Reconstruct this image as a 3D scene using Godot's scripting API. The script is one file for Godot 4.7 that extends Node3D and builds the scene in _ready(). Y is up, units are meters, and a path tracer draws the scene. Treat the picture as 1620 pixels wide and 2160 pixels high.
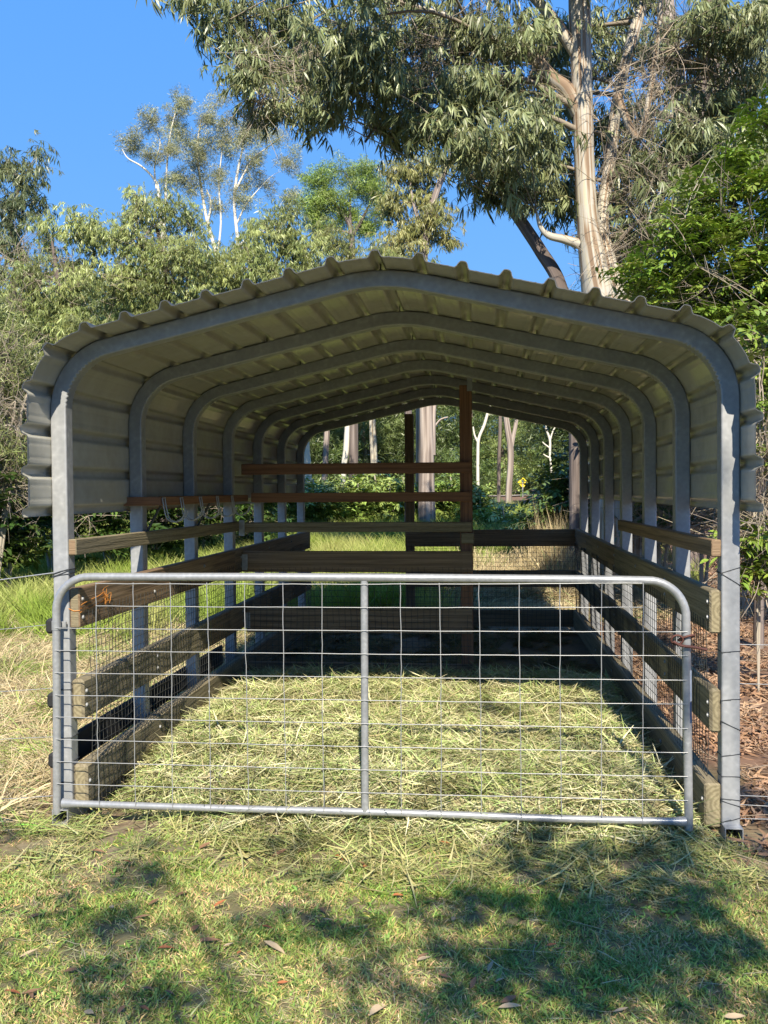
extends Node3D
# A farm shelter of bent steel tube frames with a ribbed sheet roof, timber rails, a wire gate and straw bedding, among gum trees.

# ---------------------------------------------------------------- camera constants (photo is 1620 x 2160)
const FOCAL := 1955.49
const CAM := Vector3(0.4688, 1.6259, 4.3606)
const EUL := Vector3(-0.0231, 0.1053, -0.0096)
const SUN_TRAVEL := Vector3(-0.18, -1.0, -1.165)
const STEP := 1.0123          # spacing of the arch frames
const HALF := 1.635           # half the outer width
const TW := 0.08              # tube width

var rng := RandomNumberGenerator.new()
var cam_basis := Basis()
var taken := {}
var M := {}
var sprig := {}
var keep := {}

# ---------------------------------------------------------------- mesh collecting
class MB:
	var v := PackedVector3Array()
	var n := PackedVector3Array()
	var u := PackedVector2Array()
	var c := PackedColorArray()
	var i := PackedInt32Array()
	func add(p: Vector3, nn: Vector3, uv := Vector2.ZERO, col := Color.WHITE) -> int:
		v.append(p); n.append(nn); u.append(uv); c.append(col)
		return v.size() - 1
	func tri(a: int, b: int, d: int) -> void:
		var g := (v[d] - v[a]).cross(v[b] - v[a])
		if g.dot(n[a] + n[b] + n[d]) < 0.0:
			i.append(a); i.append(d); i.append(b)
		else:
			i.append(a); i.append(b); i.append(d)
	func quad(a: int, b: int, d: int, e: int) -> void:
		tri(a, b, d); tri(a, d, e)
	func append(o: MB, t: Transform3D, tint := Color.WHITE) -> void:
		var s := v.size()
		var nb := t.basis.orthonormalized()
		for k in o.v.size():
			v.append(t * o.v[k]); n.append(nb * o.n[k]); u.append(o.u[k]); c.append(o.c[k] * tint)
		for k in o.i: i.append(k + s)
	func surface_into(m: ArrayMesh, mat: Material) -> void:
		if i.is_empty(): return
		var a := []
		a.resize(Mesh.ARRAY_MAX)
		a[Mesh.ARRAY_VERTEX] = v; a[Mesh.ARRAY_NORMAL] = n; a[Mesh.ARRAY_TEX_UV] = u; a[Mesh.ARRAY_COLOR] = c; a[Mesh.ARRAY_INDEX] = i
		m.add_surface_from_arrays(Mesh.PRIMITIVE_TRIANGLES, a)
		m.surface_set_material(m.get_surface_count() - 1, mat)
	func mesh(mat: Material) -> ArrayMesh:
		var m := ArrayMesh.new()
		surface_into(m, mat)
		return m

# ---------------------------------------------------------------- small helpers
func lin(r: float, g: float, b: float) -> Color:
	return Color(r, g, b).linear_to_srgb()

func rf(a: float, b: float) -> float:
	return rng.randf_range(a, b)

func rdir() -> Vector3:
	var z := rf(-1, 1)
	var t := rf(0, TAU)
	var r := sqrt(1.0 - z * z)
	return Vector3(r * cos(t), z, r * sin(t))

func at(px: float, py: float, depth: float) -> Vector3:
	return CAM + cam_basis * (Vector3((px - 810.0) / FOCAL, -(py - 1080.0) / FOCAL, -1.0) * depth)

func ground_h(x: float, z: float) -> float:
	var b := maxf(0.0, -z - 9.5)
	var h := 0.055 * minf(b, 14.0) + 0.012 * maxf(0.0, b - 14.0)
	var away := clampf((absf(x) - 2.0) / 3.0, 0.0, 1.0)
	h += away * (0.03 * sin(x * 1.7 + z * 0.6) + 0.025 * sin(z * 1.3 - x * 0.5))
	h += 0.02 * maxf(0.0, -x - 3.0)
	h += 0.03 * clampf(x - 2.5, 0.0, 12.0)
	if z > 0.1:
		h += 0.008 * sin(x * 5.1 + 1.0) * sin(z * 4.3)
	return h

func foot(px: float, depth: float) -> Vector3:
	var p := at(px, 1080, depth)
	return Vector3(p.x, ground_h(p.x, p.z), p.z)

func numbered(called: String) -> String:
	if not taken.has(called):
		taken[called] = 0
		return called
	taken[called] += 1
	return "%s_%03d" % [called, taken[called]]

func tag(o: Node, label: String, category: String, group := "", kind := "") -> void:
	if label != "": o.set_meta("label", label)
	if category != "": o.set_meta("category", category)
	if group != "": o.set_meta("group", group)
	if kind != "": o.set_meta("kind", kind)

func thing(called: String, where: Vector3, label: String, category: String, group := "") -> Node3D:
	var o := Node3D.new()
	o.name = numbered(called)
	o.position = where
	add_child(o)
	tag(o, label, category, group)
	return o

func part(parent: Node, called: String, mesh: Mesh, where := Vector3.ZERO) -> MeshInstance3D:
	var o := MeshInstance3D.new()
	o.name = numbered(called) if parent == self else called
	o.mesh = mesh
	o.position = where
	parent.add_child(o, true)
	return o

func holder(parent: Node, called: String, where := Vector3.ZERO) -> Node3D:
	var o := Node3D.new()
	o.name = called
	o.position = where
	parent.add_child(o, true)
	return o

func scatter(parent: Node, called: String, mesh: Mesh, places: Array, colors: Array) -> MultiMeshInstance3D:
	var mm := MultiMesh.new()
	mm.transform_format = MultiMesh.TRANSFORM_3D
	mm.use_colors = true
	mm.mesh = mesh
	var count := places.size()
	mm.instance_count = count
	var buf := PackedFloat32Array()
	buf.resize(count * 16)
	var k := 0
	for j in count:
		var t: Transform3D = places[j]
		var b := t.basis
		var c: Color = colors[j]
		buf[k] = b.x.x; buf[k + 1] = b.y.x; buf[k + 2] = b.z.x; buf[k + 3] = t.origin.x
		buf[k + 4] = b.x.y; buf[k + 5] = b.y.y; buf[k + 6] = b.z.y; buf[k + 7] = t.origin.y
		buf[k + 8] = b.x.z; buf[k + 9] = b.y.z; buf[k + 10] = b.z.z; buf[k + 11] = t.origin.z
		buf[k + 12] = c.r; buf[k + 13] = c.g; buf[k + 14] = c.b; buf[k + 15] = 1.0
		k += 16
	mm.buffer = buf
	var o := MultiMeshInstance3D.new()
	o.multimesh = mm
	o.name = numbered(called) if parent == self else called
	parent.add_child(o, true)
	o.set_meta("kind", "stuff")
	return o

# ---------------------------------------------------------------- shapes
func tube(mb: MB, pts: PackedVector3Array, rad: PackedFloat32Array, sides := 8, cap := true, rough := 0.0, col := Color.WHITE) -> void:
	var cnt := pts.size()
	if cnt < 2: return
	var ref := Vector3.UP
	var d0 := (pts[1] - pts[0]).normalized()
	if absf(d0.dot(ref)) > 0.9: ref = Vector3.RIGHT
	var x := d0.cross(ref).normalized()
	var len := 0.0
	var prev := 0
	for k in cnt:
		var d: Vector3
		if k == 0: d = pts[1] - pts[0]
		elif k == cnt - 1: d = pts[k] - pts[k - 1]
		else: d = (pts[k + 1] - pts[k]).normalized() + (pts[k] - pts[k - 1]).normalized()
		d = d.normalized()
		x = (x - d * x.dot(d)).normalized()
		var y := d.cross(x)
		if k > 0: len += pts[k].distance_to(pts[k - 1])
		var start := mb.v.size()
		for s in sides + 1:
			var a := TAU * (s % sides) / sides
			var nn := x * cos(a) + y * sin(a)
			var r := rad[k]
			if rough > 0.0:
				r *= 1.0 + rough * (sin(a * 3.0 + len * 1.7 + rad[0] * 90.0) * 0.6 + sin(a * 5.0 - len * 3.1) * 0.4)
			mb.add(pts[k] + nn * r, nn, Vector2(rad[0] * TAU * s / sides, len), col)
		if k > 0:
			for s in sides:
				mb.quad(prev + s, prev + s + 1, start + s + 1, start + s)
		prev = start
	if cap:
		for e in 2:
			var k: int = 0 if e == 0 else cnt - 1
			var d := (pts[1] - pts[0]).normalized() * -1.0 if e == 0 else (pts[cnt - 1] - pts[cnt - 2]).normalized()
			var c0 := mb.add(pts[k], d, Vector2.ZERO, col)
			var first: int = c0 - (sides + 1) - (cnt - 1) * (sides + 1) if e == 0 else prev
			if e == 0: first = prev - (cnt - 1) * (sides + 1)
			var ring := []
			for s in sides: ring.append(mb.add(mb.v[first + s], d, Vector2.ZERO, col))
			for s in sides: mb.tri(c0, ring[s], ring[(s + 1) % sides])

func wire(mb: MB, pts: Array, r: float, sides := 5) -> void:
	var p := PackedVector3Array(pts)
	var rr := PackedFloat32Array()
	rr.resize(p.size()); rr.fill(r)
	tube(mb, p, rr, sides, false)

func spline(pts: Array, per: int) -> PackedVector3Array:
	var out := PackedVector3Array()
	var m := pts.size()
	for k in m - 1:
		var a: Vector3 = pts[maxi(k - 1, 0)]
		var b: Vector3 = pts[k]
		var c: Vector3 = pts[k + 1]
		var d: Vector3 = pts[mini(k + 2, m - 1)]
		for j in per:
			out.append(b.cubic_interpolate(c, a, d, float(j) / per))
	out.append(pts[m - 1])
	return out

# a chamfered box, length along local x; sides on surface 0, the two ends on surface 1 when end_mat is given
func board_mesh(size: Vector3, ch: float, mat: Material, end_mat: Material = null) -> ArrayMesh:
	var side := MB.new()
	var ends := MB.new()
	var h := size * 0.5
	var off := Vector2(rf(0, 7), rf(0, 7))
	for ax in 3:
		var b1 := (ax + 1) % 3
		var b2 := (ax + 2) % 3
		for sg in [-1.0, 1.0]:
			var mb: MB = ends if (ax == 0 and end_mat) else side
			var nn := Vector3.ZERO
			nn[ax] = sg
			var id := []
			for q in [[-1, -1], [1, -1], [1, 1], [-1, 1]]:
				var p := Vector3.ZERO
				p[ax] = sg * h[ax]
				p[b1] = q[0] * (h[b1] - ch)
				p[b2] = q[1] * (h[b2] - ch)
				var uv := Vector2(p.x, (p.y if ax == 2 else p.z) + ax * 0.31 + sg * 0.17) + off
				if ax == 0: uv = Vector2(p.z / 0.26 + 0.5, p.y / 0.26 + 0.5) if end_mat else Vector2(p.z, p.y) + off
				id.append(mb.add(p, nn, uv))
			mb.quad(id[0], id[1], id[2], id[3])
	# edges
	for ax in 3:
		var b1 := (ax + 1) % 3
		var b2 := (ax + 2) % 3
		for s1 in [-1.0, 1.0]:
			for s2 in [-1.0, 1.0]:
				var nn := Vector3.ZERO
				nn[b1] = s1; nn[b2] = s2
				nn = nn.normalized()
				var id := []
				for e in [[-1, 0], [1, 0], [1, 1], [-1, 1]]:
					var p := Vector3.ZERO
					p[ax] = e[0] * (h[ax] - ch)
					p[b1] = s1 * (h[b1] - (ch if e[1] == 0 else 0.0))
					p[b2] = s2 * (h[b2] - (0.0 if e[1] == 0 else ch))
					id.append(side.add(p, nn, Vector2(p.x, p.y + p.z) + off))
				side.quad(id[0], id[1], id[2], id[3])
	for sx in [-1.0, 1.0]:
		for sy in [-1.0, 1.0]:
			for sz in [-1.0, 1.0]:
				var nn := Vector3(sx, sy, sz).normalized()
				var a := side.add(Vector3(sx * h.x, sy * (h.y - ch), sz * (h.z - ch)), nn, off)
				var b := side.add(Vector3(sx * (h.x - ch), sy * h.y, sz * (h.z - ch)), nn, off)
				var c := side.add(Vector3(sx * (h.x - ch), sy * (h.y - ch), sz * h.z), nn, off)
				side.tri(a, b, c)
	var m := ArrayMesh.new()
	side.surface_into(m, mat)
	if end_mat: ends.surface_into(m, end_mat)
	return m

# a board from a to b (centre line), height h, thickness t
func board(parent: Node, called: String, a: Vector3, b: Vector3, h: float, t: float, mat: Material, end_mat: Material = null, ch := 0.004) -> MeshInstance3D:
	var d := b - a
	var o := part(parent, called, board_mesh(Vector3(d.length(), h, t), ch, mat, end_mat), (a + b) * 0.5)
	var x := d.normalized()
	var z := x.cross(Vector3.UP).normalized()
	o.basis = Basis(x, z.cross(x), z)
	return o

# ---------------------------------------------------------------- textures
func noise_img(w: int, h: int, sx: int, sy: int, freq: float, oct: int, seed_: int, type := FastNoiseLite.TYPE_SIMPLEX_SMOOTH) -> Image:
	var f := FastNoiseLite.new()
	f.noise_type = type
	f.seed = seed_
	f.frequency = freq
	f.fractal_octaves = oct
	var im := f.get_seamless_image(sx, sy)
	im.convert(Image.FORMAT_RF)
	im.resize(w, h, Image.INTERPOLATE_CUBIC)
	return im

# layers: [[image, weight], ...]; ramp: Gradient. returns [colour texture, height texture]
func layered(w: int, h: int, layers: Array, ramp: Gradient, warp := 0.0) -> Array:
	var im := Image.create(w, h, true, Image.FORMAT_RGB8)
	var hi := Image.create(w, h, true, Image.FORMAT_L8)
	var lut := []
	for k in 257: lut.append(ramp.sample(k / 256.0))
	for y in h:
		for x in w:
			var t := 0.0
			for l in layers: t += l[0].get_pixel(x, y).r * l[1]
			if warp > 0.0: t = fposmod(t * warp, 1.0)
			t = clampf(t, 0.0, 1.0)
			im.set_pixel(x, y, lut[int(t * 256.0)])
			hi.set_pixel(x, y, Color(t, t, t))
	im.generate_mipmaps(); hi.generate_mipmaps()
	return [ImageTexture.create_from_image(im), ImageTexture.create_from_image(hi)]

func ramp(stops: Array) -> Gradient:
	var g := Gradient.new()
	var o := PackedFloat32Array()
	var c := PackedColorArray()
	for s in stops:
		o.append(s[0]); c.append(lin(s[1], s[2], s[3]))
	g.offsets = o; g.colors = c
	return g

func mat(tex, rough: float, metal := 0.0, scale := Vector3.ONE, bump := 0.0, tri := false, vcol := false) -> StandardMaterial3D:
	var m := StandardMaterial3D.new()
	if tex is Color: m.albedo_color = tex
	else:
		m.albedo_texture = tex[0]
		if bump > 0.0:
			m.heightmap_enabled = true
			m.heightmap_scale = bump
			m.heightmap_texture = tex[1]
	m.roughness = rough
	m.metallic = metal
	m.uv1_scale = scale
	m.uv1_triplanar = tri
	m.vertex_color_use_as_albedo = vcol
	return m

func leaf_mat(rough: float, back: Color, spec := 0.5) -> StandardMaterial3D:
	var m := StandardMaterial3D.new()
	m.albedo_color = Color.WHITE
	m.vertex_color_use_as_albedo = true
	m.roughness = rough
	m.metallic_specular = spec
	m.cull_mode = BaseMaterial3D.CULL_DISABLED
	m.backlight_enabled = true
	m.backlight = back
	return m

func make_materials() -> void:
	var fine := noise_img(256, 256, 256, 256, 0.06, 4, 3)
	var coarse := noise_img(256, 256, 256, 256, 0.015, 3, 8)
	var cell := noise_img(256, 256, 256, 256, 0.09, 1, 5, FastNoiseLite.TYPE_CELLULAR)
	# galvanised steel with spangle and pale scuffs
	var galv := layered(256, 256, [[fine, 0.35], [coarse, 0.35], [cell, 0.3]], ramp([[0.0, 0.24, 0.25, 0.26], [0.45, 0.31, 0.32, 0.33], [0.62, 0.355, 0.365, 0.375], [0.8, 0.46, 0.47, 0.475], [1.0, 0.60, 0.605, 0.60]]))
	M.galv = mat(galv, 0.48, 0.25, Vector3(1.6, 1.6, 1.6), 0.0, true)
	M.galv_gate = mat(galv, 0.34, 0.35, Vector3(2.6, 2.6, 2.6), 0.0, true)
	M.wire = mat(lin(0.36, 0.365, 0.365), 0.45, 0.4)
	M.dark_wire = mat(lin(0.07, 0.07, 0.065), 0.55, 0.5)
	M.tie = mat(lin(0.045, 0.05, 0.055), 0.5, 0.3)
	# roof sheets, cream paint below, with dust
	var sheet := layered(256, 256, [[fine, 0.4], [coarse, 0.6]], ramp([[0.0, 0.34, 0.33, 0.275], [0.5, 0.40, 0.39, 0.33], [1.0, 0.47, 0.46, 0.40]]))
	M.sheet = mat(sheet, 0.26, 0.0, Vector3(0.9, 0.9, 0.9), 0.0, true)
	M.sheet_top = mat(lin(0.045, 0.05, 0.055), 0.4)
	# timber: streaks along u
	var grain := noise_img(512, 256, 24, 256, 0.09, 4, 21)
	var grain2 := noise_img(512, 256, 12, 128, 0.05, 3, 22)
	var speck := noise_img(512, 256, 256, 256, 0.12, 3, 23)
	var pine := layered(512, 256, [[grain, 0.5], [grain2, 0.4], [speck, 0.1]], ramp([[0.0, 0.06, 0.037, 0.021], [0.4, 0.165, 0.108, 0.062], [0.6, 0.23, 0.155, 0.09], [1.0, 0.33, 0.24, 0.15]]))
	M.pine = mat(pine, 0.72, 0.0, Vector3(0.6, 3.2, 1), 0.25)
	var red := layered(512, 256, [[grain, 0.5], [grain2, 0.4], [speck, 0.1]], ramp([[0.0, 0.075, 0.032, 0.015], [0.4, 0.165, 0.075, 0.036], [0.6, 0.225, 0.108, 0.054], [1.0, 0.31, 0.165, 0.085]]))
	M.red = mat(red, 0.68, 0.0, Vector3(0.6, 3.6, 1), 0.2)
	var grey := layered(512, 256, [[grain, 0.5], [grain2, 0.25], [speck, 0.25]], ramp([[0.0, 0.06, 0.05, 0.03], [0.4, 0.165, 0.138, 0.085], [0.6, 0.225, 0.19, 0.12], [1.0, 0.34, 0.30, 0.205]]))
	M.grey = mat(grey, 0.85, 0.0, Vector3(0.6, 3.2, 1), 0.35)
	var dark := layered(512, 256, [[grain, 0.5], [grain2, 0.25], [speck, 0.25]], ramp([[0.0, 0.085, 0.06, 0.036], [0.5, 0.20, 0.145, 0.09], [1.0, 0.33, 0.25, 0.165]]))
	M.brown_wood = mat(dark, 0.85, 0.0, Vector3(0.6, 3.2, 1), 0.35)
	# end grain: rings round the heart
	var ring := Image.create(128, 128, true, Image.FORMAT_RGB8)
	for y in 128:
		for x in 128:
			var d := Vector2(x - 84.0, (y - 66.0)).length() + speck.get_pixel(x, y).r * 6.0
			var w := 0.5 + 0.5 * sin(d * 0.62)
			var c := Color(0.15, 0.125, 0.07).lerp(Color(0.28, 0.24, 0.145), w * 0.7 + 0.3 * fine.get_pixel(x, y).r)
			ring.set_pixel(x, y, c.linear_to_srgb())
	ring.generate_mipmaps()
	M.end = mat([ImageTexture.create_from_image(ring), null], 0.85)
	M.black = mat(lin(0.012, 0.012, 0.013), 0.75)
	M.rust = mat(lin(0.11, 0.045, 0.035), 0.7, 0.3)
	M.white_wire = mat(lin(0.72, 0.69, 0.60), 0.45)
	# bark
	var vert := noise_img(256, 512, 256, 24, 0.05, 4, 31)
	var vert2 := noise_img(256, 512, 96, 14, 0.06, 3, 32)
	var patch := noise_img(256, 512, 128, 80, 0.025, 4, 33)
	var gum := layered(256, 512, [[vert, 0.35], [vert2, 0.30], [patch, 0.35]], ramp([[0.0, 0.13, 0.08, 0.05], [0.38, 0.24, 0.165, 0.105], [0.46, 0.36, 0.31, 0.24], [0.55, 0.42, 0.40, 0.36], [0.66, 0.46, 0.41, 0.30], [1.0, 0.52, 0.45, 0.32]]))
	M.gum_bark = mat(gum, 0.75, 0.0, Vector3(0.9, 0.35, 1), 0.8)
	var pink := layered(256, 512, [[vert, 0.5], [vert2, 0.35], [patch, 0.15]], ramp([[0.0, 0.09, 0.07, 0.06], [0.38, 0.20, 0.16, 0.14], [0.55, 0.35, 0.295, 0.26], [1.0, 0.50, 0.44, 0.40]]))
	M.pink_bark = mat(pink, 0.85, 0.0, Vector3(0.8, 0.25, 1), 2.0)
	var dk := layered(256, 512, [[vert, 0.55], [vert2, 0.3], [patch, 0.15]], ramp([[0.0, 0.05, 0.04, 0.035], [0.45, 0.12, 0.095, 0.085], [0.7, 0.20, 0.165, 0.15], [1.0, 0.30, 0.26, 0.24]]))
	M.dark_bark = mat(dk, 0.9, 0.0, Vector3(0.8, 0.3, 1), 2.0)
	M.white_bark = mat(lin(0.60, 0.57, 0.50), 0.8)
	M.twig = mat(lin(0.24, 0.20, 0.15), 0.85)
	M.dead_twig = mat(lin(0.36, 0.32, 0.26), 0.85)
	# leaves and grass: colours come from the leaf meshes and their copies
	M.leaf = leaf_mat(0.42, Color(0.45, 0.5, 0.25))
	M.gloss_leaf = leaf_mat(0.30, Color(0.5, 0.55, 0.2))
	M.grass = leaf_mat(0.55, Color(0.5, 0.55, 0.25), 0.3)
	M.straw = leaf_mat(0.6, Color(0.3, 0.28, 0.18), 0.3)
	M.litter = leaf_mat(0.6, Color(0.15, 0.12, 0.08), 0.35)
	# ground
	var gn := noise_img(512, 512, 512, 512, 0.05, 5, 41)
	var gc := noise_img(512, 512, 256, 256, 0.02, 3, 42)
	var gr := layered(512, 512, [[gn, 0.6], [gc, 0.4]], ramp([[0.0, 0.45, 0.42, 0.38], [0.5, 0.9, 0.88, 0.85], [1.0, 1.0, 1.0, 1.0]]))
	M.ground = mat(gr, 0.95, 0.0, Vector3(0.7, 0.7, 0.7), 0.0, true, true)
	M.hay_base = mat(gr, 0.9, 0.0, Vector3(3, 3, 3), 0.0, true)
	M.hay_base.albedo_color = lin(0.33, 0.29, 0.17)
	M.road = mat(gr, 0.9, 0.0, Vector3(1, 1, 1), 0.0, true)
	M.road.albedo_color = lin(0.30, 0.27, 0.25)
	M.sign_yellow = mat(lin(0.80, 0.62, 0.02), 0.5)
	M.sign_black = mat(lin(0.015, 0.015, 0.015), 0.6)
	M.sticker_white = mat(lin(0.7, 0.7, 0.68), 0.5)
	M.sticker_blue = mat(lin(0.03, 0.06, 0.13), 0.5)

# ---------------------------------------------------------------- leaves and grasses
func blade(mb: MB, base: Vector3, dir: Vector3, side: Vector3, length: float, width: float, bend: Vector3, col: Color, wide_at := 0.35, seg := 3) -> void:
	var last := []
	var pts := []
	for k in seg + 1:
		var t := float(k) / seg
		pts.append(base + dir * length * t + bend * t * t)
	for k in seg + 1:
		var t := float(k) / seg
		var d: Vector3 = (pts[mini(k + 1, seg)] - pts[maxi(k - 1, 0)]).normalized()
		var nn := d.cross(side).normalized()
		var w: float
		if t < wide_at: w = lerpf(0.25, 1.0, t / wide_at)
		else: w = 1.0 - pow((t - wide_at) / (1.0 - wide_at), 1.6)
		w *= width * 0.5
		if k == seg:
			var a := mb.add(pts[k], nn, Vector2.ZERO, col)
			mb.tri(last[0], last[1], a)
		else:
			var a := mb.add(pts[k] - side * w, nn, Vector2.ZERO, col)
			var b := mb.add(pts[k] + side * w, nn, Vector2.ZERO, col)
			if k > 0: mb.quad(last[0], last[1], b, a)
			last = [a, b]

func broad_leaf(mb: MB, base: Vector3, dir: Vector3, up: Vector3, length: float, width: float, col: Color, curl := 0.15) -> void:
	var side := dir.cross(up).normalized()
	up = side.cross(dir).normalized()
	var prof := [[0.0, 0.0], [0.25, 0.8], [0.5, 1.0], [0.78, 0.62], [1.0, 0.0]]
	var mid := []
	var lf := []
	var rt := []
	for q in prof:
		var t: float = q[0]
		var c := base + dir * length * t - up * length * curl * t * t
		var w: float = q[1] * width * 0.5
		mid.append(mb.add(c, up, Vector2.ZERO, col))
		lf.append(mb.add(c - side * w + up * w * 0.35, (up + side * 0.35).normalized(), Vector2.ZERO, col))
		rt.append(mb.add(c + side * w + up * w * 0.35, (up - side * 0.35).normalized(), Vector2.ZERO, col))
	for k in prof.size() - 1:
		if k == 0:
			mb.tri(mid[0], lf[1], mid[1]); mb.tri(mid[0], rt[1], mid[1])
		elif k == prof.size() - 2:
			mb.tri(mid[k], lf[k], mid[k + 1]); mb.tri(mid[k], rt[k], mid[k + 1])
		else:
			mb.quad(mid[k], lf[k], lf[k + 1], mid[k + 1]); mb.quad(mid[k], rt[k], rt[k + 1], mid[k + 1])

func shade_of(a: float, b: float) -> Color:
	var s := rf(a, b)
	return Color(s * rf(0.94, 1.06), s, s * rf(0.85, 1.1))

func make_sprigs() -> void:
	# hanging sickle leaves of a gum on a short twig
	for variant in 3:
		var mb := MB.new()
		var tw := [Vector3.ZERO, Vector3(0.10, 0.01, 0.02), Vector3(0.20, -0.03, 0.0), Vector3(0.28, -0.10, 0.02)]
		var brown := Color(1.3, 0.9, 0.7)
		var p := spline(tw, 2)
		var rr := PackedFloat32Array()
		for k in p.size(): rr.append(lerpf(0.004, 0.0015, float(k) / p.size()))
		tube(mb, p, rr, 3, false, 0.0, brown)
		for k in 11:
			var t := rf(0.15, 1.0)
			var b: Vector3 = p[int(t * (p.size() - 1))]
			var dir := Vector3(rf(-0.45, 0.6), rf(-1.1, -0.45), rf(-0.6, 0.6)).normalized()
			var a := rf(0, TAU)
			var side := dir.cross(Vector3(cos(a), 0.3, sin(a))).normalized()
			blade(mb, b, dir, side, rf(0.10, 0.175), rf(0.017, 0.027), side * rf(-0.035, 0.035) + Vector3(rf(-0.03, 0.03), -0.02, rf(-0.03, 0.03)), shade_of(0.72, 1.2), 0.35, 4)
		keep["gum%d" % variant] = mb
	# finer, lighter foliage
	for variant in 2:
		var mb := MB.new()
		for k in 26:
			var b := Vector3(rf(-0.12, 0.12), rf(-0.08, 0.12), rf(-0.12, 0.12))
			var dir := Vector3(rf(-0.8, 0.8), rf(-1.0, 0.35), rf(-0.8, 0.8)).normalized()
			var a := rf(0, TAU)
			var side := dir.cross(Vector3(cos(a), 0.5, sin(a))).normalized()
			blade(mb, b, dir, side, rf(0.06, 0.115), rf(0.010, 0.016), Vector3(rf(-0.03, 0.03), -0.025, rf(-0.03, 0.03)), shade_of(0.7, 1.25), 0.4, 3)
		keep["fine%d" % variant] = mb
	# broad glossy leaves in flat sprays
	for variant in 2:
		var mb := MB.new()
		var p := spline([Vector3.ZERO, Vector3(0.12, 0.02, 0.0), Vector3(0.26, 0.0, 0.02)], 2)
		tube(mb, p, PackedFloat32Array([0.004, 0.0035, 0.003, 0.0025, 0.002]), 3, false, 0.0, Color(0.8, 0.6, 0.4))
		for k in 9:
			var t := k / 8.0
			var b: Vector3 = p[int(t * (p.size() - 1))]
			var sgn := -1.0 if k % 2 == 0 else 1.0
			var dir := Vector3(rf(0.3, 0.9), rf(-0.45, 0.25), sgn * rf(0.5, 1.0)).normalized()
			broad_leaf(mb, b, dir, Vector3(rf(-0.4, 0.4), 1.0, rf(-0.4, 0.4)).normalized(), rf(0.07, 0.115), rf(0.03, 0.046), shade_of(0.7, 1.25), rf(0.05, 0.3))
		keep["broad%d" % variant] = mb
	# bare twig bundle
	var tb := MB.new()
	for k in 7:
		var d := Vector3(rf(-1, 1), rf(-0.6, 0.6), rf(-1, 1)).normalized()
		var e := Vector3(rf(-1, 1), rf(-1.0, 0.5), rf(-1, 1)) * 0.18
		var l := rf(0.3, 0.6)
		var q := spline([Vector3.ZERO, d * l * 0.5 + e * 0.25, d * l + e], 3)
		var r := PackedFloat32Array()
		for j in q.size(): r.append(lerpf(0.0045, 0.0016, float(j) / q.size()))
		tube(tb, q, r, 3, false, 0.0, shade_of(0.8, 1.15))
		var q2 := spline([q[3], q[3] + Vector3(rf(-1, 1), rf(-1, 1), rf(-1, 1)) * 0.14, q[3] + Vector3(rf(-1, 1), rf(-1, 0.6), rf(-1, 1)) * 0.24], 2)
		tube(tb, q2, PackedFloat32Array([0.0026, 0.0022, 0.002, 0.0017, 0.0014]), 3, false, 0.0, shade_of(0.8, 1.15))
	sprig.twigs = tb.mesh(M.litter)
	# short lawn tuft
	for variant in 3:
		var mb := MB.new()
		for k in 15:
			var b := Vector3(rf(-0.02, 0.02), -0.004, rf(-0.02, 0.02))
			var dir := Vector3(rf(-0.8, 0.8), 1.0 - 0.25 * variant, rf(-0.8, 0.8)).normalized()
			var side := dir.cross(rdir()).normalized()
			var l := rf(0.022, 0.055)
			var dry := 1.0 if rng.randf() > 0.22 else 0.0
			var c := shade_of(0.7, 1.25)
			if dry < 0.5: c = Color(c.r * 2.6, c.g * 1.5, c.b * 2.6)
			blade(mb, b, dir, side, l, rf(0.0028, 0.005), Vector3(rf(-1, 1), -0.7, rf(-1, 1)) * l * 0.45, c, 0.3, 2)
		keep["lawn%d" % variant] = mb
	# small broad weeds
	var wd := MB.new()
	for k in 9:
		var a := rf(0, TAU)
		var dir := Vector3(cos(a), rf(0.15, 0.9), sin(a)).normalized()
		broad_leaf(wd, Vector3(cos(a), 0, sin(a)) * rf(0.0, 0.02) + Vector3(0, rf(0.0, 0.015), 0), dir, Vector3.UP, rf(0.02, 0.042), rf(0.008, 0.016), shade_of(0.75, 1.2), 0.35)
	keep.weed0 = wd
	# tall grass tuft
	for variant in 2:
		var mb := MB.new()
		for k in 22:
			var b := Vector3(rf(-0.07, 0.07), -0.01, rf(-0.07, 0.07))
			var dir := Vector3(rf(-0.35, 0.35), 1.0, rf(-0.35, 0.35)).normalized()
			var side := dir.cross(rdir()).normalized()
			var l := rf(0.25, 0.55)
			blade(mb, b, dir, side, l, rf(0.005, 0.010), Vector3(rf(-1, 1), -0.6, rf(-1, 1)) * l * 0.35, shade_of(0.75, 1.2), 0.25, 4)
		keep["tall%d" % variant] = mb
	# dry, collapsed grass
	for variant in 2:
		var mb := MB.new()
		for k in 20:
			var b := Vector3(rf(-0.09, 0.09), rf(0.0, 0.03), rf(-0.09, 0.09))
			var dir := Vector3(rf(-1.0, 1.0), rf(0.05, 0.95) - 0.3 * variant, rf(-1.0, 1.0)).normalized()
			dir.y = absf(dir.y)
			var side := dir.cross(rdir()).normalized()
			var l := rf(0.16, 0.42)
			var c := shade_of(0.65, 1.25)
			if rng.randf() < 0.12: c = Color(c.r * 0.45, c.g * 0.9, c.b * 0.5)
			blade(mb, b, dir, side, l, rf(0.0035, 0.007), Vector3(rf(-1, 1), -1.0, rf(-1, 1)) * l * 0.35, c, 0.2, 4)
		keep["dry%d" % variant] = mb
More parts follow.
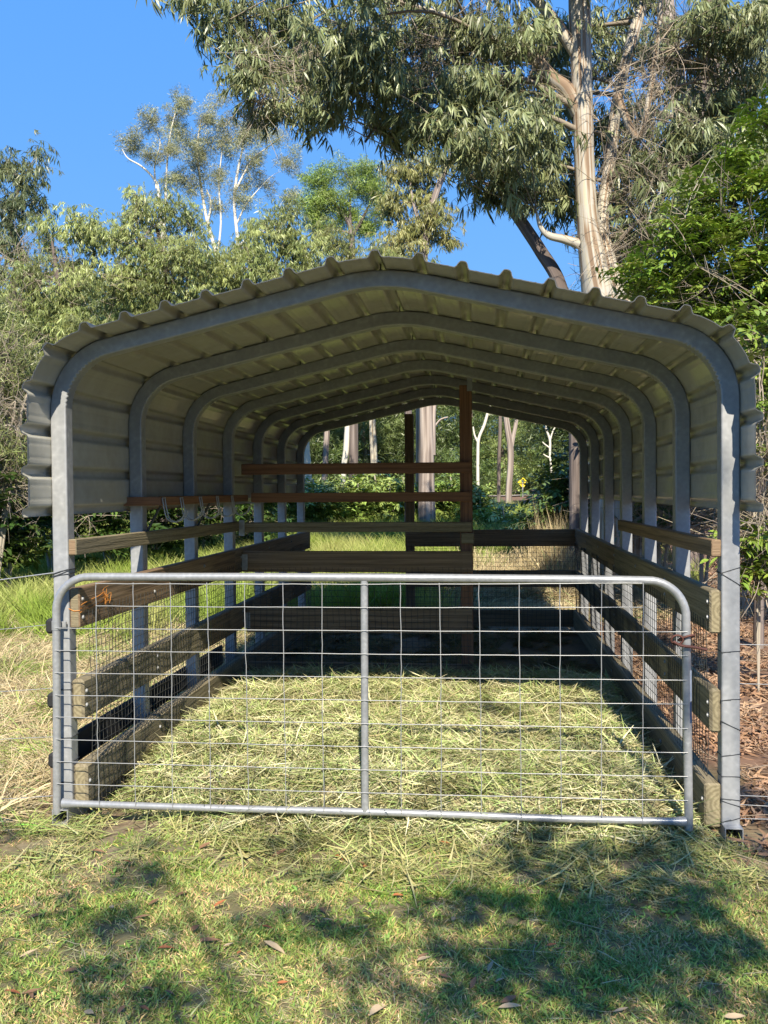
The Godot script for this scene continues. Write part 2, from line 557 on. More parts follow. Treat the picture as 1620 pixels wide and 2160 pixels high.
	# hay strands lying across each other
	for variant in 3:
		var mb := MB.new()
		for k in 16:
			var a := rf(0, TAU)
			var dir := Vector3(cos(a), rf(-0.15, 0.38), sin(a)).normalized()
			var side := dir.cross(Vector3(rf(-0.6, 0.6), 1.0, rf(-0.6, 0.6))).normalized()
			var l := rf(0.08, 0.24)
			var c := shade_of(0.65, 1.3)
			if rng.randf() < 0.3: c = Color(c.r * 0.72, c.g * 0.95, c.b * 0.62)
			blade(mb, Vector3(rf(-0.05, 0.05), rf(-0.01, 0.025), rf(-0.05, 0.05)) - dir * l * 0.5, dir, side, l, rf(0.0042, 0.0078), Vector3(rf(-1, 1), rf(-0.6, 0.5), rf(-1, 1)) * l * 0.25, c, 0.4, 2)
		keep["hay%d" % variant] = mb
	# clump of fallen gum leaves
	for variant in 2:
		var mb := MB.new()
		for k in 9:
			var a := rf(0, TAU)
			var dir := Vector3(cos(a), rf(-0.2, 0.3), sin(a)).normalized()
			var side := dir.cross(Vector3(rf(-0.7, 0.7), 1.0, rf(-0.7, 0.7))).normalized()
			var l := rf(0.05, 0.10)
			var c := shade_of(0.6, 1.3)
			if rng.randf() < 0.3: c = Color(c.r * 1.4, c.g * 1.6, c.b * 1.8)
			blade(mb, Vector3(rf(-0.08, 0.08), rf(0.0, 0.025), rf(-0.08, 0.08)) - dir * l * 0.5, dir, side, l, rf(0.009, 0.017), Vector3(rf(-1, 1), rf(-0.3, 0.9), rf(-1, 1)) * l * 0.22, c, 0.4, 4)
		keep["litter%d" % variant] = mb

# larger pieces made of the small ones: leafy branch ends, patches of lawn, mats of hay
func clump(kind: String, variants: int, pieces: int, reach: Vector3, tilt: float, s0: float, s1: float, m: Material, out: String, copies: int, vary := 0.15) -> void:
	for q in copies:
		var mb := MB.new()
		for k in pieces:
			var d := rdir() * pow(rng.randf(), 0.55)
			var t := Transform3D(Basis.from_euler(Vector3(rf(-tilt, tilt), rf(0, TAU), rf(-tilt, tilt))).scaled(Vector3.ONE * rf(s0, s1)), Vector3(d.x * reach.x, d.y * reach.y, d.z * reach.z))
			var s := rf(1.0 - vary, 1.0 + vary)
			mb.append(keep[kind + str(k % variants)], t, Color(s, s, s))
		sprig[out + str(q)] = mb.mesh(m)

func make_clumps() -> void:
	clump("gum", 3, 9, Vector3(0.32, 0.26, 0.32), 0.38, 0.8, 1.2, M.leaf, "gum", 4)
	clump("fine", 2, 11, Vector3(0.32, 0.26, 0.32), 0.4, 0.8, 1.2, M.leaf, "fine", 4)
	clump("broad", 2, 9, Vector3(0.28, 0.22, 0.28), 0.4, 0.8, 1.2, M.gloss_leaf, "broad", 4)
	clump("fine", 2, 70, Vector3(0.85, 0.7, 0.85), 0.4, 0.8, 1.3, M.leaf, "far_fine", 4, 0.4)
	clump("broad", 2, 80, Vector3(0.85, 0.7, 0.85), 0.4, 0.8, 1.3, M.gloss_leaf, "far_broad", 4, 0.4)
	clump("gum", 3, 26, Vector3(0.52, 0.44, 0.52), 0.38, 0.8, 1.2, M.leaf, "big_gum", 4, 0.3)
	clump("lawn", 3, 40, Vector3(0.25, 0.0, 0.25), 0.25, 0.9, 1.6, M.grass, "lawn", 1)
	clump("tall", 2, 6, Vector3(0.22, 0.0, 0.22), 0.15, 0.7, 1.3, M.grass, "tall", 3)
	clump("dry", 2, 6, Vector3(0.20, 0.02, 0.20), 0.25, 0.7, 1.2, M.straw, "dry", 3)
	clump("hay", 3, 8, Vector3(0.12, 0.012, 0.12), 0.4, 0.75, 1.4, M.straw, "hay", 2)
	clump("litter", 2, 14, Vector3(0.24, 0.01, 0.24), 0.3, 0.8, 1.3, M.litter, "litter", 3)

# ---------------------------------------------------------------- trees
# blobs: [px, py, rx, ry] in photo pixels at the tree's depth; trunk and limbs: lists of [px, py, width px, extra depth]
func tree(called: String, label: String, category: String, group: String, depth: float, base_px: float, base_w: float, stems: Array, blobs: Array, count: int, kind: String, c1: Color, c2: Color, bark: Material, o := {}) -> Node3D:
	var k_m := depth / FOCAL
	var base := foot(base_px, depth)
	var root := thing(called, base, label, category, group)
	var wood := MB.new()
	var thin := MB.new()
	var nodes := []                                  # [point, radius] along the stems, for limbs to leave from
	var si := 0
	for st in stems:
		var pts := []
		var ws := []
		if si == 0 or st.size() == 0 or st[0] is String:
			pts.append(Vector3(0, -0.12, 0)); ws.append(base_w * k_m * 0.5)
		for q in st:
			if q is String: continue
			pts.append(at(q[0], q[1], depth + (q[3] if q.size() > 3 else 0.0)) - base)
			ws.append(maxf(q[2] * k_m * 0.5 * o.get("thin", 1.0), 0.008))
		var per: int = o.get("per", 5)
		var path := spline(pts, per)
		var rad := PackedFloat32Array()
		for j in path.size():
			var t := float(j) / per
			var a := mini(int(t), ws.size() - 1)
			rad.append(lerpf(ws[a], ws[mini(a + 1, ws.size() - 1)], t - a))
		tube(wood, path, rad, o.get("sides", 10), false, o.get("rough", 0.06))
		for j in range(1, path.size()): nodes.append([path[j], rad[j]])
		si += 1
	part(root, "trunk", wood.mesh(bark))
	if blobs.is_empty(): return root
	# limbs to the leaf masses, twigs to the clumps, sprigs in the clumps
	var places := []
	var colors := []
	var total := 0.0
	for b in blobs: total += b[2] * b[3]
	var sc: float = o.get("scale", 1.0)
	var flat: float = o.get("deep", 0.9)
	for b in blobs:
		var dd: float = b[4] if b.size() > 4 else rf(-0.5, 0.5) * (b[2] + b[3]) * k_m * o.get("jit", 0.8)
		var c := at(b[0], b[1], depth + dd) - base
		var rx: float = b[2] * k_m
		var ry: float = b[3] * k_m
		var rz := (rx + ry) * 0.5 * flat
		# limb
		var best := 1e9
		var from: Vector3 = c
		var fr := 0.02
		for nd in nodes:
			var v: Vector3 = c - nd[0]
			var cost := v.length() + maxf(0.0, -v.y) * 1.5 + absf(v.y) * 0.0
			if v.y < 0.15 * Vector2(v.x, v.z).length(): cost += 0.6
			if cost < best:
				best = cost; from = nd[0]; fr = nd[1]
		var r0: float = minf(fr * 0.55, 0.02 + 0.02 * best)
		if o.get("limbs", true) and best > 0.2:
			var mid := from.lerp(c, 0.5) + Vector3(rf(-0.1, 0.1), rf(0.0, 0.16), rf(-0.1, 0.1)) * best
			var lp := spline([from, mid, c], 4)
			var lr := PackedFloat32Array()
			for j in lp.size(): lr.append(lerpf(r0, 0.008, float(j) / (lp.size() - 1)))
			tube(wood if false else thin, lp, lr, 5, false)
		var n := int(count * b[2] * b[3] / total) + 1
		var clumps: int = maxi(3, int(n / o.get("per_clump", 14.0)))
		for q in clumps:
			var dir := rdir()
			var rr := pow(rng.randf(), 0.5)
			var cc := c + Vector3(dir.x * rx, dir.y * ry, dir.z * rz) * rr
			if o.get("twigs", true):
				var tp := spline([c.lerp(cc, 0.1), c.lerp(cc, 0.55) + rdir() * 0.08, cc], 2)
				var tr := PackedFloat32Array()
				for j in tp.size(): tr.append(lerpf(0.009, 0.003, float(j) / (tp.size() - 1)))
				tube(thin, tp, tr, 3, false)
			var tint := rf(0.6, 1.28)
			places.append(Transform3D(Basis.from_euler(Vector3(rf(-0.3, 0.3), rf(0, TAU), rf(-0.3, 0.3))).scaled(Vector3.ONE * sc * rf(0.7, 1.25)), cc))
			colors.append(c1.lerp(c2, rng.randf()) * tint)
	if not thin.i.is_empty(): part(root, "branches", thin.mesh(o.get("twig_mat", M.twig))).set_meta("kind", "stuff")
	# two leaf meshes share the places so that no two neighbours look the same
	var kinds := 4
	var crown := holder(root, "crown")
	crown.set_meta("kind", "stuff")
	for v in kinds:
		var pl := []
		var cl := []
		for j in range(v, places.size(), kinds):
			pl.append(places[j]); cl.append(colors[j])
		scatter(crown, "foliage", sprig[kind + str(v)], pl, cl)
	if o.has("dead"):
		var pl := []
		var cl := []
		for b in o.dead:
			var c := at(b[0], b[1], depth + (b[5] if b.size() > 5 else 0.0)) - base
			for q in int(b[4]):
				var d := rdir()
				pl.append(Transform3D(Basis.from_euler(Vector3(rf(0, TAU), rf(0, TAU), rf(0, TAU))).scaled(Vector3.ONE * rf(0.8, 1.6)), c + Vector3(d.x * b[2], d.y * b[3], d.z * (b[2] + b[3]) * 0.4) * k_m * pow(rng.randf(), 0.4)))
				cl.append(Color(0.34, 0.29, 0.23) * rf(0.7, 1.3))
		scatter(root, "bare_twigs", sprig.twigs, pl, cl)
	return root

# ---------------------------------------------------------------- the shelter
# outline of the frames' outer side from the left foot over the ridge to the right foot: [point, outward normal, bend amount]
func arch_outline() -> Array:
	var slope := 0.2235
	var r := 0.357
	var corner_y := 2.3155
	var t := r * tan((PI / 2.0 - slope) / 2.0)
	var out := []
	out.append([Vector2(-HALF, 0.08), Vector2(-1, 0), 0.0])
	var cy := corner_y - t
	for k in 6: out.append([Vector2(-HALF, lerpf(1.2, cy, k / 5.0)), Vector2(-1, 0), 0.0])
	var c := Vector2(-HALF + r, cy)
	var span := PI / 2.0 - slope
	for k in range(1, 56):
		var a := PI - span * k / 55.0
		out.append([c + Vector2(cos(a), sin(a)) * r, Vector2(cos(a), sin(a)), sin(PI * k / 55.0)])
	var rp := 0.9
	var apex := corner_y + HALF * tan(slope)
	var pc := Vector2(0, apex - rp / cos(slope))
	var e1: Vector2 = out[-1][0]
	var e2 := pc + Vector2(-sin(slope), cos(slope)) * rp
	for k in range(1, 13): out.append([e1.lerp(e2, k / 12.0), Vector2(-sin(slope), cos(slope)), 0.0])
	for k in range(1, 13):
		var a := PI / 2 + slope * (1.0 - k / 12.0)
		out.append([pc + Vector2(cos(a), sin(a)) * rp, Vector2(cos(a), sin(a)), 0.0])
	var m := out.size()
	for k in range(m - 2, -1, -1):
		var q: Array = out[k]
		out.append([Vector2(-q[0].x, q[0].y), Vector2(-q[1].x, q[1].y), q[2]])
	return out

func sweep_square(outline: Array, grow: float) -> ArrayMesh:
	var sec := []                                     # (offset along outward normal, z, normal offset, normal z)
	var h := TW * 0.5
	var rc := 0.009
	for cn in [[1, 1], [1, -1], [-1, -1], [-1, 1]]:
		var order := [0, 1, 2, 3]
		for k in order:
			var a: float = (PI / 2) * k / 3.0
			var dx := cos(a)
			var dz := sin(a)
			if cn[0] * cn[1] > 0: dx = sin(a); dz = cos(a)
			sec.append([-h + cn[0] * (h - rc + rc * dx + grow), -h + cn[1] * (h - rc + rc * dz + grow), cn[0] * dx, cn[1] * dz])
	var mb := MB.new()
	var prev := 0
	var len := 0.0
	for k in outline.size():
		var p: Vector2 = outline[k][0]
		var nn: Vector2 = outline[k][1]
		if k > 0: len += p.distance_to(outline[k - 1][0])
		var start := mb.v.size()
		for s in sec.size() + 1:
			var q: Array = sec[s % sec.size()]
			var off: float = q[0]
			var z: float = q[1]
			if outline[k][2] > 0.05 and q[0] < -h:    # crimps pressed into the inner side of the bend
				var rip: float = sin(len * TAU / 0.027) * 0.0042 * minf(1.0, outline[k][2] * 1.6)
				off += rip
				z += rip * (1.0 if z > -h else -1.0) * 0.9
			var w := p + nn * off
			mb.add(Vector3(w.x, w.y, z), Vector3(nn.x * q[2], nn.y * q[2], q[3]).normalized(), Vector2(len, s * 0.02))
		if k > 0:
			for s in sec.size(): mb.quad(prev + s, prev + s + 1, start + s + 1, start + s)
		prev = start
	return mb.mesh(M.galv)

func hollow_rail(l: float) -> ArrayMesh:              # open square tube along -z from z = 0, its underside at y = 0
	var mb := MB.new()
	var w := TW
	var t := 0.0035
	for side in 4:
		var b := Basis(Vector3(0, 0, 1), side * PI / 2)
		var c := Vector3(0, TW * 0.5, 0)
		var n := b * Vector3(0, 1, 0)
		var hw := w * 0.5
		var a := [Vector3(-hw, hw, 0), Vector3(hw, hw, 0), Vector3(hw, hw, -l), Vector3(-hw, hw, -l)]
		var i0 := []
		for p in a: i0.append(mb.add(c + b * p, n))
		mb.quad(i0[0], i0[1], i0[2], i0[3])
		var hi := hw - t
		var a2 := [Vector3(-hi, hi, 0), Vector3(hi, hi, 0), Vector3(hi, hi, -l), Vector3(-hi, hi, -l)]
		var i1 := []
		for p in a2: i1.append(mb.add(c + b * p, -n))
		mb.quad(i1[0], i1[1], i1[2], i1[3])
		for e in [0.0, -l]:
			var f := []
			for p in [Vector3(-hw, hw, e), Vector3(hw, hw, e), Vector3(hi, hi, e), Vector3(-hi, hi, e)]: f.append(mb.add(c + b * p, Vector3(0, 0, 1 if e == 0.0 else -1)))
			mb.quad(f[0], f[1], f[2], f[3])
	return mb.mesh(M.galv)

func roof_sheets(shed: Node3D, outline: Array) -> void:
	# arc length along the outline, ridge at 0
	var acc := [0.0]
	for k in range(1, outline.size()): acc.append(acc[k - 1] + outline[k][0].distance_to(outline[k - 1][0]))
	var ridge: float = acc[-1] * 0.5
	var pitch := 0.197
	var smp := func(s: float) -> Array:
		var want: float = clampf(s + ridge, 0.0, acc[-1])
		var lo := 0
		var hi := outline.size() - 1
		while hi - lo > 1:
			var m := (lo + hi) / 2
			if acc[m] <= want: lo = m
			else: hi = m
		var f: float = (want - acc[lo]) / maxf(acc[hi] - acc[lo], 1e-6)
		return [outline[lo][0].lerp(outline[hi][0], f), outline[lo][1].lerp(outline[hi][1], f).normalized()]
	var rise := func(s: float) -> float:
		var d: float = absf(s - roundf(s / pitch) * pitch)
		var y := 0.0
		if d < 0.014: y = 0.033 - 0.0025 * pow(d / 0.014, 2.0)
		elif d < 0.034: y = lerpf(0.0305, 0.0, smoothstep(0.0, 1.0, (d - 0.014) / 0.020))
		var m: float = absf(d - 0.066)
		if m < 0.006: y += 0.0022 * (1.0 - m / 0.006)
		return y
	var z0 := 0.23
	var z1 := -6.0 * STEP - 0.30
	for sh in 6:
		var s0 := (-12.0 + sh * 4.0) * pitch - (0.012 if sh > 0 else 0.020)
		var s1 := (-8.0 + sh * 4.0) * pitch + (0.012 if sh < 5 else 0.020)
		var m := int((s1 - s0) / 0.007)
		var top := []
		var nrm := []
		for k in m + 1:
			var s := lerpf(s0, s1, float(k) / m)
			var q: Array = smp.call(s)
			top.append(q[0] + q[1] * (0.0025 + 0.0030 * (sh % 2) + rise.call(s)))
		for k in m + 1:
			var d: Vector2 = top[mini(k + 1, m)] - top[maxi(k - 1, 0)]
			nrm.append(Vector2(-d.y, d.x).normalized())
		var mb := MB.new()
		var up := MB.new()
		var prev := 0
		for k in m + 1:
			var n2: Vector2 = nrm[k]
			var t: Vector2 = top[k]
			var b: Vector2 = t - n2 * 0.0016
			var st := mb.v.size()
			for z in [z0, z1]:
				up.add(Vector3(t.x, t.y, z), Vector3(n2.x, n2.y, 0))
				mb.add(Vector3(b.x, b.y, z), Vector3(-n2.x, -n2.y, 0))
			var e := b - n2 * 0.0022 if k % 1 == 0 else b
			up.add(Vector3(t.x, t.y, z0), Vector3(0, 0, 1))
			up.add(Vector3(e.x, e.y, z0), Vector3(0, 0, 1))
			if k > 0:
				var a := prev / 2 * 4
				var d := st / 2 * 4
				up.quad(a, d, d + 1, a + 1)
				mb.quad(prev, st, st + 1, prev + 1)
				up.quad(a + 2, a + 3, d + 3, d + 2)
			prev = st
		var sheet_mesh := mb.mesh(M.sheet)
		up.surface_into(sheet_mesh, M.sheet_top)
		part(shed, "roof_sheet", sheet_mesh)

func netting(parent: Node, a: Vector3, b: Vector3, y0: float, y1: float, cell: float) -> void:
	var mb := MB.new()
	var d := b - a
	var l := d.length()
	var x := d / l
	var side := x.cross(Vector3.UP)
	var wob := func(s: float, y: float) -> Vector3:
		return side * (0.006 * sin(s * 5.3 + y * 3.0) + 0.004 * sin(s * 13.0 - y * 9.0)) + Vector3.UP * 0.006 * sin(s * 7.0 + y * 4.0) + x * 0.005 * sin(y * 11.0 + s * 3.0)
	var nx := int(l / cell)
	var ny := int((y1 - y0) / cell)
	for k in nx + 1:
		var s := k * cell
		var pts := []
		for j in 9:
			var y := lerpf(y0, y1, j / 8.0)
			pts.append(a + x * s + Vector3.UP * y + wob.call(s, y))
		wire(mb, pts, 0.0019, 3)
	for j in ny + 1:
		var y := y0 + j * cell
		var pts := []
		var m := int(l / 0.12)
		for k in m + 1:
			var s := l * k / m
			pts.append(a + x * s + Vector3.UP * y + wob.call(s, y))
		wire(mb, pts, 0.0019, 3)
	part(parent, "wire_netting", mb.mesh(M.dark_wire)).set_meta("kind", "stuff")

func tie_ring(parent: Node, sx: float, y: float, tilt: float, zc := -0.04) -> void:
	var mb := MB.new()
	var h := TW * 0.5 + 0.0025
	var pts := []
	for q in [[-1, 1], [0, 1], [1, 1], [1, 0], [1, -1], [0, -1], [-1, -1], [-1, 0], [-1, 1], [0, 1]]:
		pts.append(Vector3(sx + q[0] * h, y + q[0] * tilt + rf(-0.002, 0.002), zc + q[1] * h))
	wire(mb, pts, 0.0022, 5)
	part(parent, "tie_wire", mb.mesh(M.tie))

func build_shelter() -> void:
	var shed := thing("livestock_shelter", Vector3.ZERO, "open ended steel tube shelter with ribbed cream roof, timber rails and netting", "shelter")
	var outline := arch_outline()
	var cut := 0
	for k in outline.size():
		if outline[k][0].x < 0.745: cut = k
	var m1 := sweep_square(outline.slice(0, cut + 1), 0.0)
	var m2 := sweep_square(outline.slice(cut - 1, outline.size()), 0.0016)
	var bolt := MB.new()
	wire(bolt, [Vector3(0, -0.004, 0), Vector3(0, 0.03, 0)], 0.0032, 6)
	wire(bolt, [Vector3(0, -0.004, 0), Vector3(0, 0.004, 0)], 0.0075, 6)
	var bolt_mesh := bolt.mesh(M.tie)
	for f in 7:
		var fr := holder(shed, "arch_frame", Vector3(0, 0, -f * STEP))
		part(fr, "bent_tube", m1)
		part(fr, "side_tube", m2)
		# roof bolts standing in the ribs
		for s in [-1.2, -0.79, 0.0, 0.79, 1.2]:
			var y := 2.3155 + (HALF - absf(s)) * 0.2273 + (0.0 if s != 0.0 else -0.02)
			part(fr, "bolt", bolt_mesh, Vector3(s, y + 0.001, -0.04 if f > 0 else -0.03))
	for sx in [-1.0, 1.0]:
		part(shed, "base_rail", hollow_rail(6.0 * STEP + 0.16), Vector3(sx * (HALF - 0.04), 0, 0.055))
	roof_sheets(shed, outline)
	# tie wires round the front posts
	for q in [[1.248, 0.012], [1.205, -0.028], [0.875, 0.003], [0.655, 0.004], [0.535, -0.02], [0.40, 0.006], [0.30, 0.0], [0.195, -0.003], [0.175, -0.014], [0.10, 0.012]]:
		tie_ring(shed, 1.595, q[0], q[1])
	for q in [[1.242, 0.012], [1.232, 0.018], [1.225, 0.006], [0.85, 0.002], [0.66, 0.0], [0.42, 0.002], [0.30, 0.0], [0.20, 0.0]]:
		tie_ring(shed, -1.595, q[0], q[1])
	# side rails: heights of centre, height, thickness
	var zb := -6.0 * STEP - 0.10
	var zp := -3.0 * STEP - 0.02
	var xi := HALF - TW - 0.001
	# left wall
	board(shed, "thin_rail", Vector3(-xi + 0.02, 1.362, -0.002), Vector3(-xi + 0.02, 1.345, zp - 0.02), 0.078, 0.04, M.grey, M.pine)
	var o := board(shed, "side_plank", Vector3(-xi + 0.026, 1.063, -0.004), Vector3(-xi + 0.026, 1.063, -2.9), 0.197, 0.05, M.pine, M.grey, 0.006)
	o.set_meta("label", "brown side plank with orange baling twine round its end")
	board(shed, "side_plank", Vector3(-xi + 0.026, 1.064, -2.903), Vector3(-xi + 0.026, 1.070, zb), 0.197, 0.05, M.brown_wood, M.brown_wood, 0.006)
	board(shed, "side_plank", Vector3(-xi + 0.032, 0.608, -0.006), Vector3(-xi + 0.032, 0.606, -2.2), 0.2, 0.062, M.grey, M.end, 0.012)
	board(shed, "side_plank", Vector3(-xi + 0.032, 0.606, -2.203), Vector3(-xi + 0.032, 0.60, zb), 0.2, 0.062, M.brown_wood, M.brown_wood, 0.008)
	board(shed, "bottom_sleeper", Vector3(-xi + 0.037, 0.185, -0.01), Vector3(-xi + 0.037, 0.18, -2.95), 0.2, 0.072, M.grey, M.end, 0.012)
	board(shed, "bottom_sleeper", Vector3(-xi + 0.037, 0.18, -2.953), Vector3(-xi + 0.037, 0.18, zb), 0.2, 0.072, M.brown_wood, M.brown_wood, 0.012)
	board(shed, "black_strip", Vector3(-HALF - 0.02, 0.30, -0.12), Vector3(-HALF - 0.02, 0.30, -3.0), 0.16, 0.03, M.black, null, 0.01)  # plain black strip along the outside of the left posts, material unspecified
	# right wall
	board(shed, "thin_rail", Vector3(xi - 0.022, 1.348, -0.004), Vector3(xi - 0.022, 1.345, -3.0 * STEP + 0.1), 0.078, 0.044, M.pine, M.pine)
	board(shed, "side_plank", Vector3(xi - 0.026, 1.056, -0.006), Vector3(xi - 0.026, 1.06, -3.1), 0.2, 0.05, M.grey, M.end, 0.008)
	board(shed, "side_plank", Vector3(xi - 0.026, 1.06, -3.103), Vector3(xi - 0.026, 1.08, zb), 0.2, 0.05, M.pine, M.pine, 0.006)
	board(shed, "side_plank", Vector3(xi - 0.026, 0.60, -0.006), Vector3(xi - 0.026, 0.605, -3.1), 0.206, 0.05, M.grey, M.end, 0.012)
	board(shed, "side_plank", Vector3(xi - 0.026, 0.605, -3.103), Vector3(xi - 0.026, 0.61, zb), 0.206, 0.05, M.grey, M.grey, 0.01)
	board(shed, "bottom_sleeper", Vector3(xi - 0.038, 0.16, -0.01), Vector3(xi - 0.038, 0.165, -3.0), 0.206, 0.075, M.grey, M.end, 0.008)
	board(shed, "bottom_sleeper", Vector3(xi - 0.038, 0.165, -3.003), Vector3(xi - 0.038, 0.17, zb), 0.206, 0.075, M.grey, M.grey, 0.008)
	netting(shed, Vector3(-xi + 0.080, 0, -0.05), Vector3(-xi + 0.064, 0, zp), 0.06, 1.05, 0.05)
	netting(shed, Vector3(-xi + 0.064, 0, zp - 0.1), Vector3(-xi + 0.064, 0, zb), 0.06, 1.05, 0.05)
	netting(shed, Vector3(xi - 0.056, 0, -0.05), Vector3(xi - 0.056, 0, zb), 0.28, 1.02, 0.05)
	var head := MB.new()
	tube(head, PackedVector3Array([Vector3(0, 0, 0), Vector3(0.004, 0, 0), Vector3(0.007, 0, 0)]), PackedFloat32Array([0.012, 0.011, 0.006]), 8, true)
	var head_mesh := head.mesh(M.galv)
	for f in 7:
		for q in [[1.10, 0.0512], [1.02, 0.0512], [0.64, 0.0632], [0.57, 0.0632], [0.20, 0.0732]]:
			part(shed, "bolt_head", head_mesh, Vector3(-xi + q[1], q[0] + rf(-0.01, 0.01), -f * STEP - 0.04))
		for q in [[1.10, 0.0512], [1.02, 0.0512], [0.64, 0.0512], [0.57, 0.0512], [0.18, 0.0757]]:
			part(shed, "bolt_head", head_mesh, Vector3(xi - q[1], q[0] + rf(-0.01, 0.01), -f * STEP - 0.04)).rotation.y = PI
	# flat shelf plank along the left wall with hooks
	var shelf := board(shed, "shelf", Vector3(-1.545, 1.576, -0.975), Vector3(-1.545, 1.576, zp), 0.052, 0.228, M.red, M.red, 0.003)
	for f in [1, 2]:
		var br := MB.new()
		wire(br, [Vector3(-1.56, 1.36, -f * STEP - 0.04), Vector3(-1.455, 1.548, -f * STEP - 0.04)], 0.008, 6)
		part(shed, "shelf_bracket", br.mesh(M.tie))
	var hk := MB.new()
	for s in [-1.0, 1.0]:
		var z: float = s * 0.022
		wire(hk, Array(spline([Vector3(0.004, 0.02, z), Vector3(0.012, -0.03, z), Vector3(0.03, -0.10, z), Vector3(0.075, -0.125, z), Vector3(0.125, -0.10, z), Vector3(0.145, -0.055, z)], 4)), 0.0042, 6)
	wire(hk, [Vector3(0.006, 0.02, -0.024), Vector3(0.006, 0.02, 0.024)], 0.0045, 6)
	wire(hk, [Vector3(0.072, -0.125, -0.022), Vector3(0.072, -0.125, 0.022)], 0.0042, 6)
	var hook_mesh := hk.mesh(M.wire)
	for q in [-1.02, -1.35, -1.75, -2.15, -2.55]:
		part(shed, "hook", hook_mesh, Vector3(-1.43, 1.575, q))
	# partition across the left half
	var pw := holder(shed, "partition")
	var pz := zp - 0.075
	var px1 := 0.388
	for q in [[1.805, 0.088, M.red, -1.50, 0.04], [1.571, 0.078, M.red, -1.42, 0.04], [1.328, 0.08, M.grey, -1.52, 0.04], [1.046, 0.172, M.pine, -1.50, 0.045], [0.566, 0.205, M.pine, -1.47, 0.045], [0.12, 0.19, M.pine, -1.48, 0.045]]:
		board(pw, "rail", Vector3(q[3], q[0] + 0.006, pz), Vector3(px1, q[0], pz), q[1], q[4], q[2], q[2])
	board(pw, "post", Vector3(0.343, 0.0, pz - 0.078), Vector3(0.343, 2.47, pz - 0.078), 0.1, 0.1, M.red, M.red).basis = Basis(Vector3.UP, Vector3.LEFT, Vector3.BACK)
	var plate := board(pw, "steel_plate", Vector3(0.378, 2.42, pz - 0.022), Vector3(0.378, 2.58, pz - 0.022), 0.046, 0.004, M.galv, null, 0.001)
	plate.basis = Basis(Vector3.UP, Vector3.LEFT, Vector3.BACK)
	board(pw, "packing_block", Vector3(0.302, 1.234, pz - 0.01), Vector3(0.404, 1.234, pz - 0.01), 0.084, 0.03, M.grey, M.grey)
	for q in [[1.328, -1.50], [1.046, -1.478], [0.566, -1.462]]:
		board(pw, "angle_bracket", Vector3(q[1] - 0.024, q[0], pz + 0.028), Vector3(q[1] + 0.024, q[0], pz + 0.028), 0.13, 0.004, M.galv, null, 0.001)
	netting(pw, Vector3(-1.45, 0, pz + 0.03), Vector3(0.38, 0, pz + 0.03), 0.06, 1.0, 0.05)
	# back wall, right half
	var bz := -6.0 * STEP - 0.125
	var bw := holder(shed, "back_rails")
	board(bw, "post", Vector3(-0.355, 0.0, bz - 0.075), Vector3(-0.355, 2.50, bz - 0.075), 0.1, 0.1, M.brown_wood, M.brown_wood).basis = Basis(Vector3.UP, Vector3.LEFT, Vector3.BACK)
	for y in [1.078, 0.617, 0.17]:
		board(bw, "rail", Vector3(-0.405, y, bz), Vector3(1.553, y, bz), 0.19, 0.048, M.brown_wood, M.brown_wood)
	netting(bw, Vector3(-0.38, 0, bz + 0.03), Vector3(1.49, 0, bz + 0.03), 0.06, 1.02, 0.05)

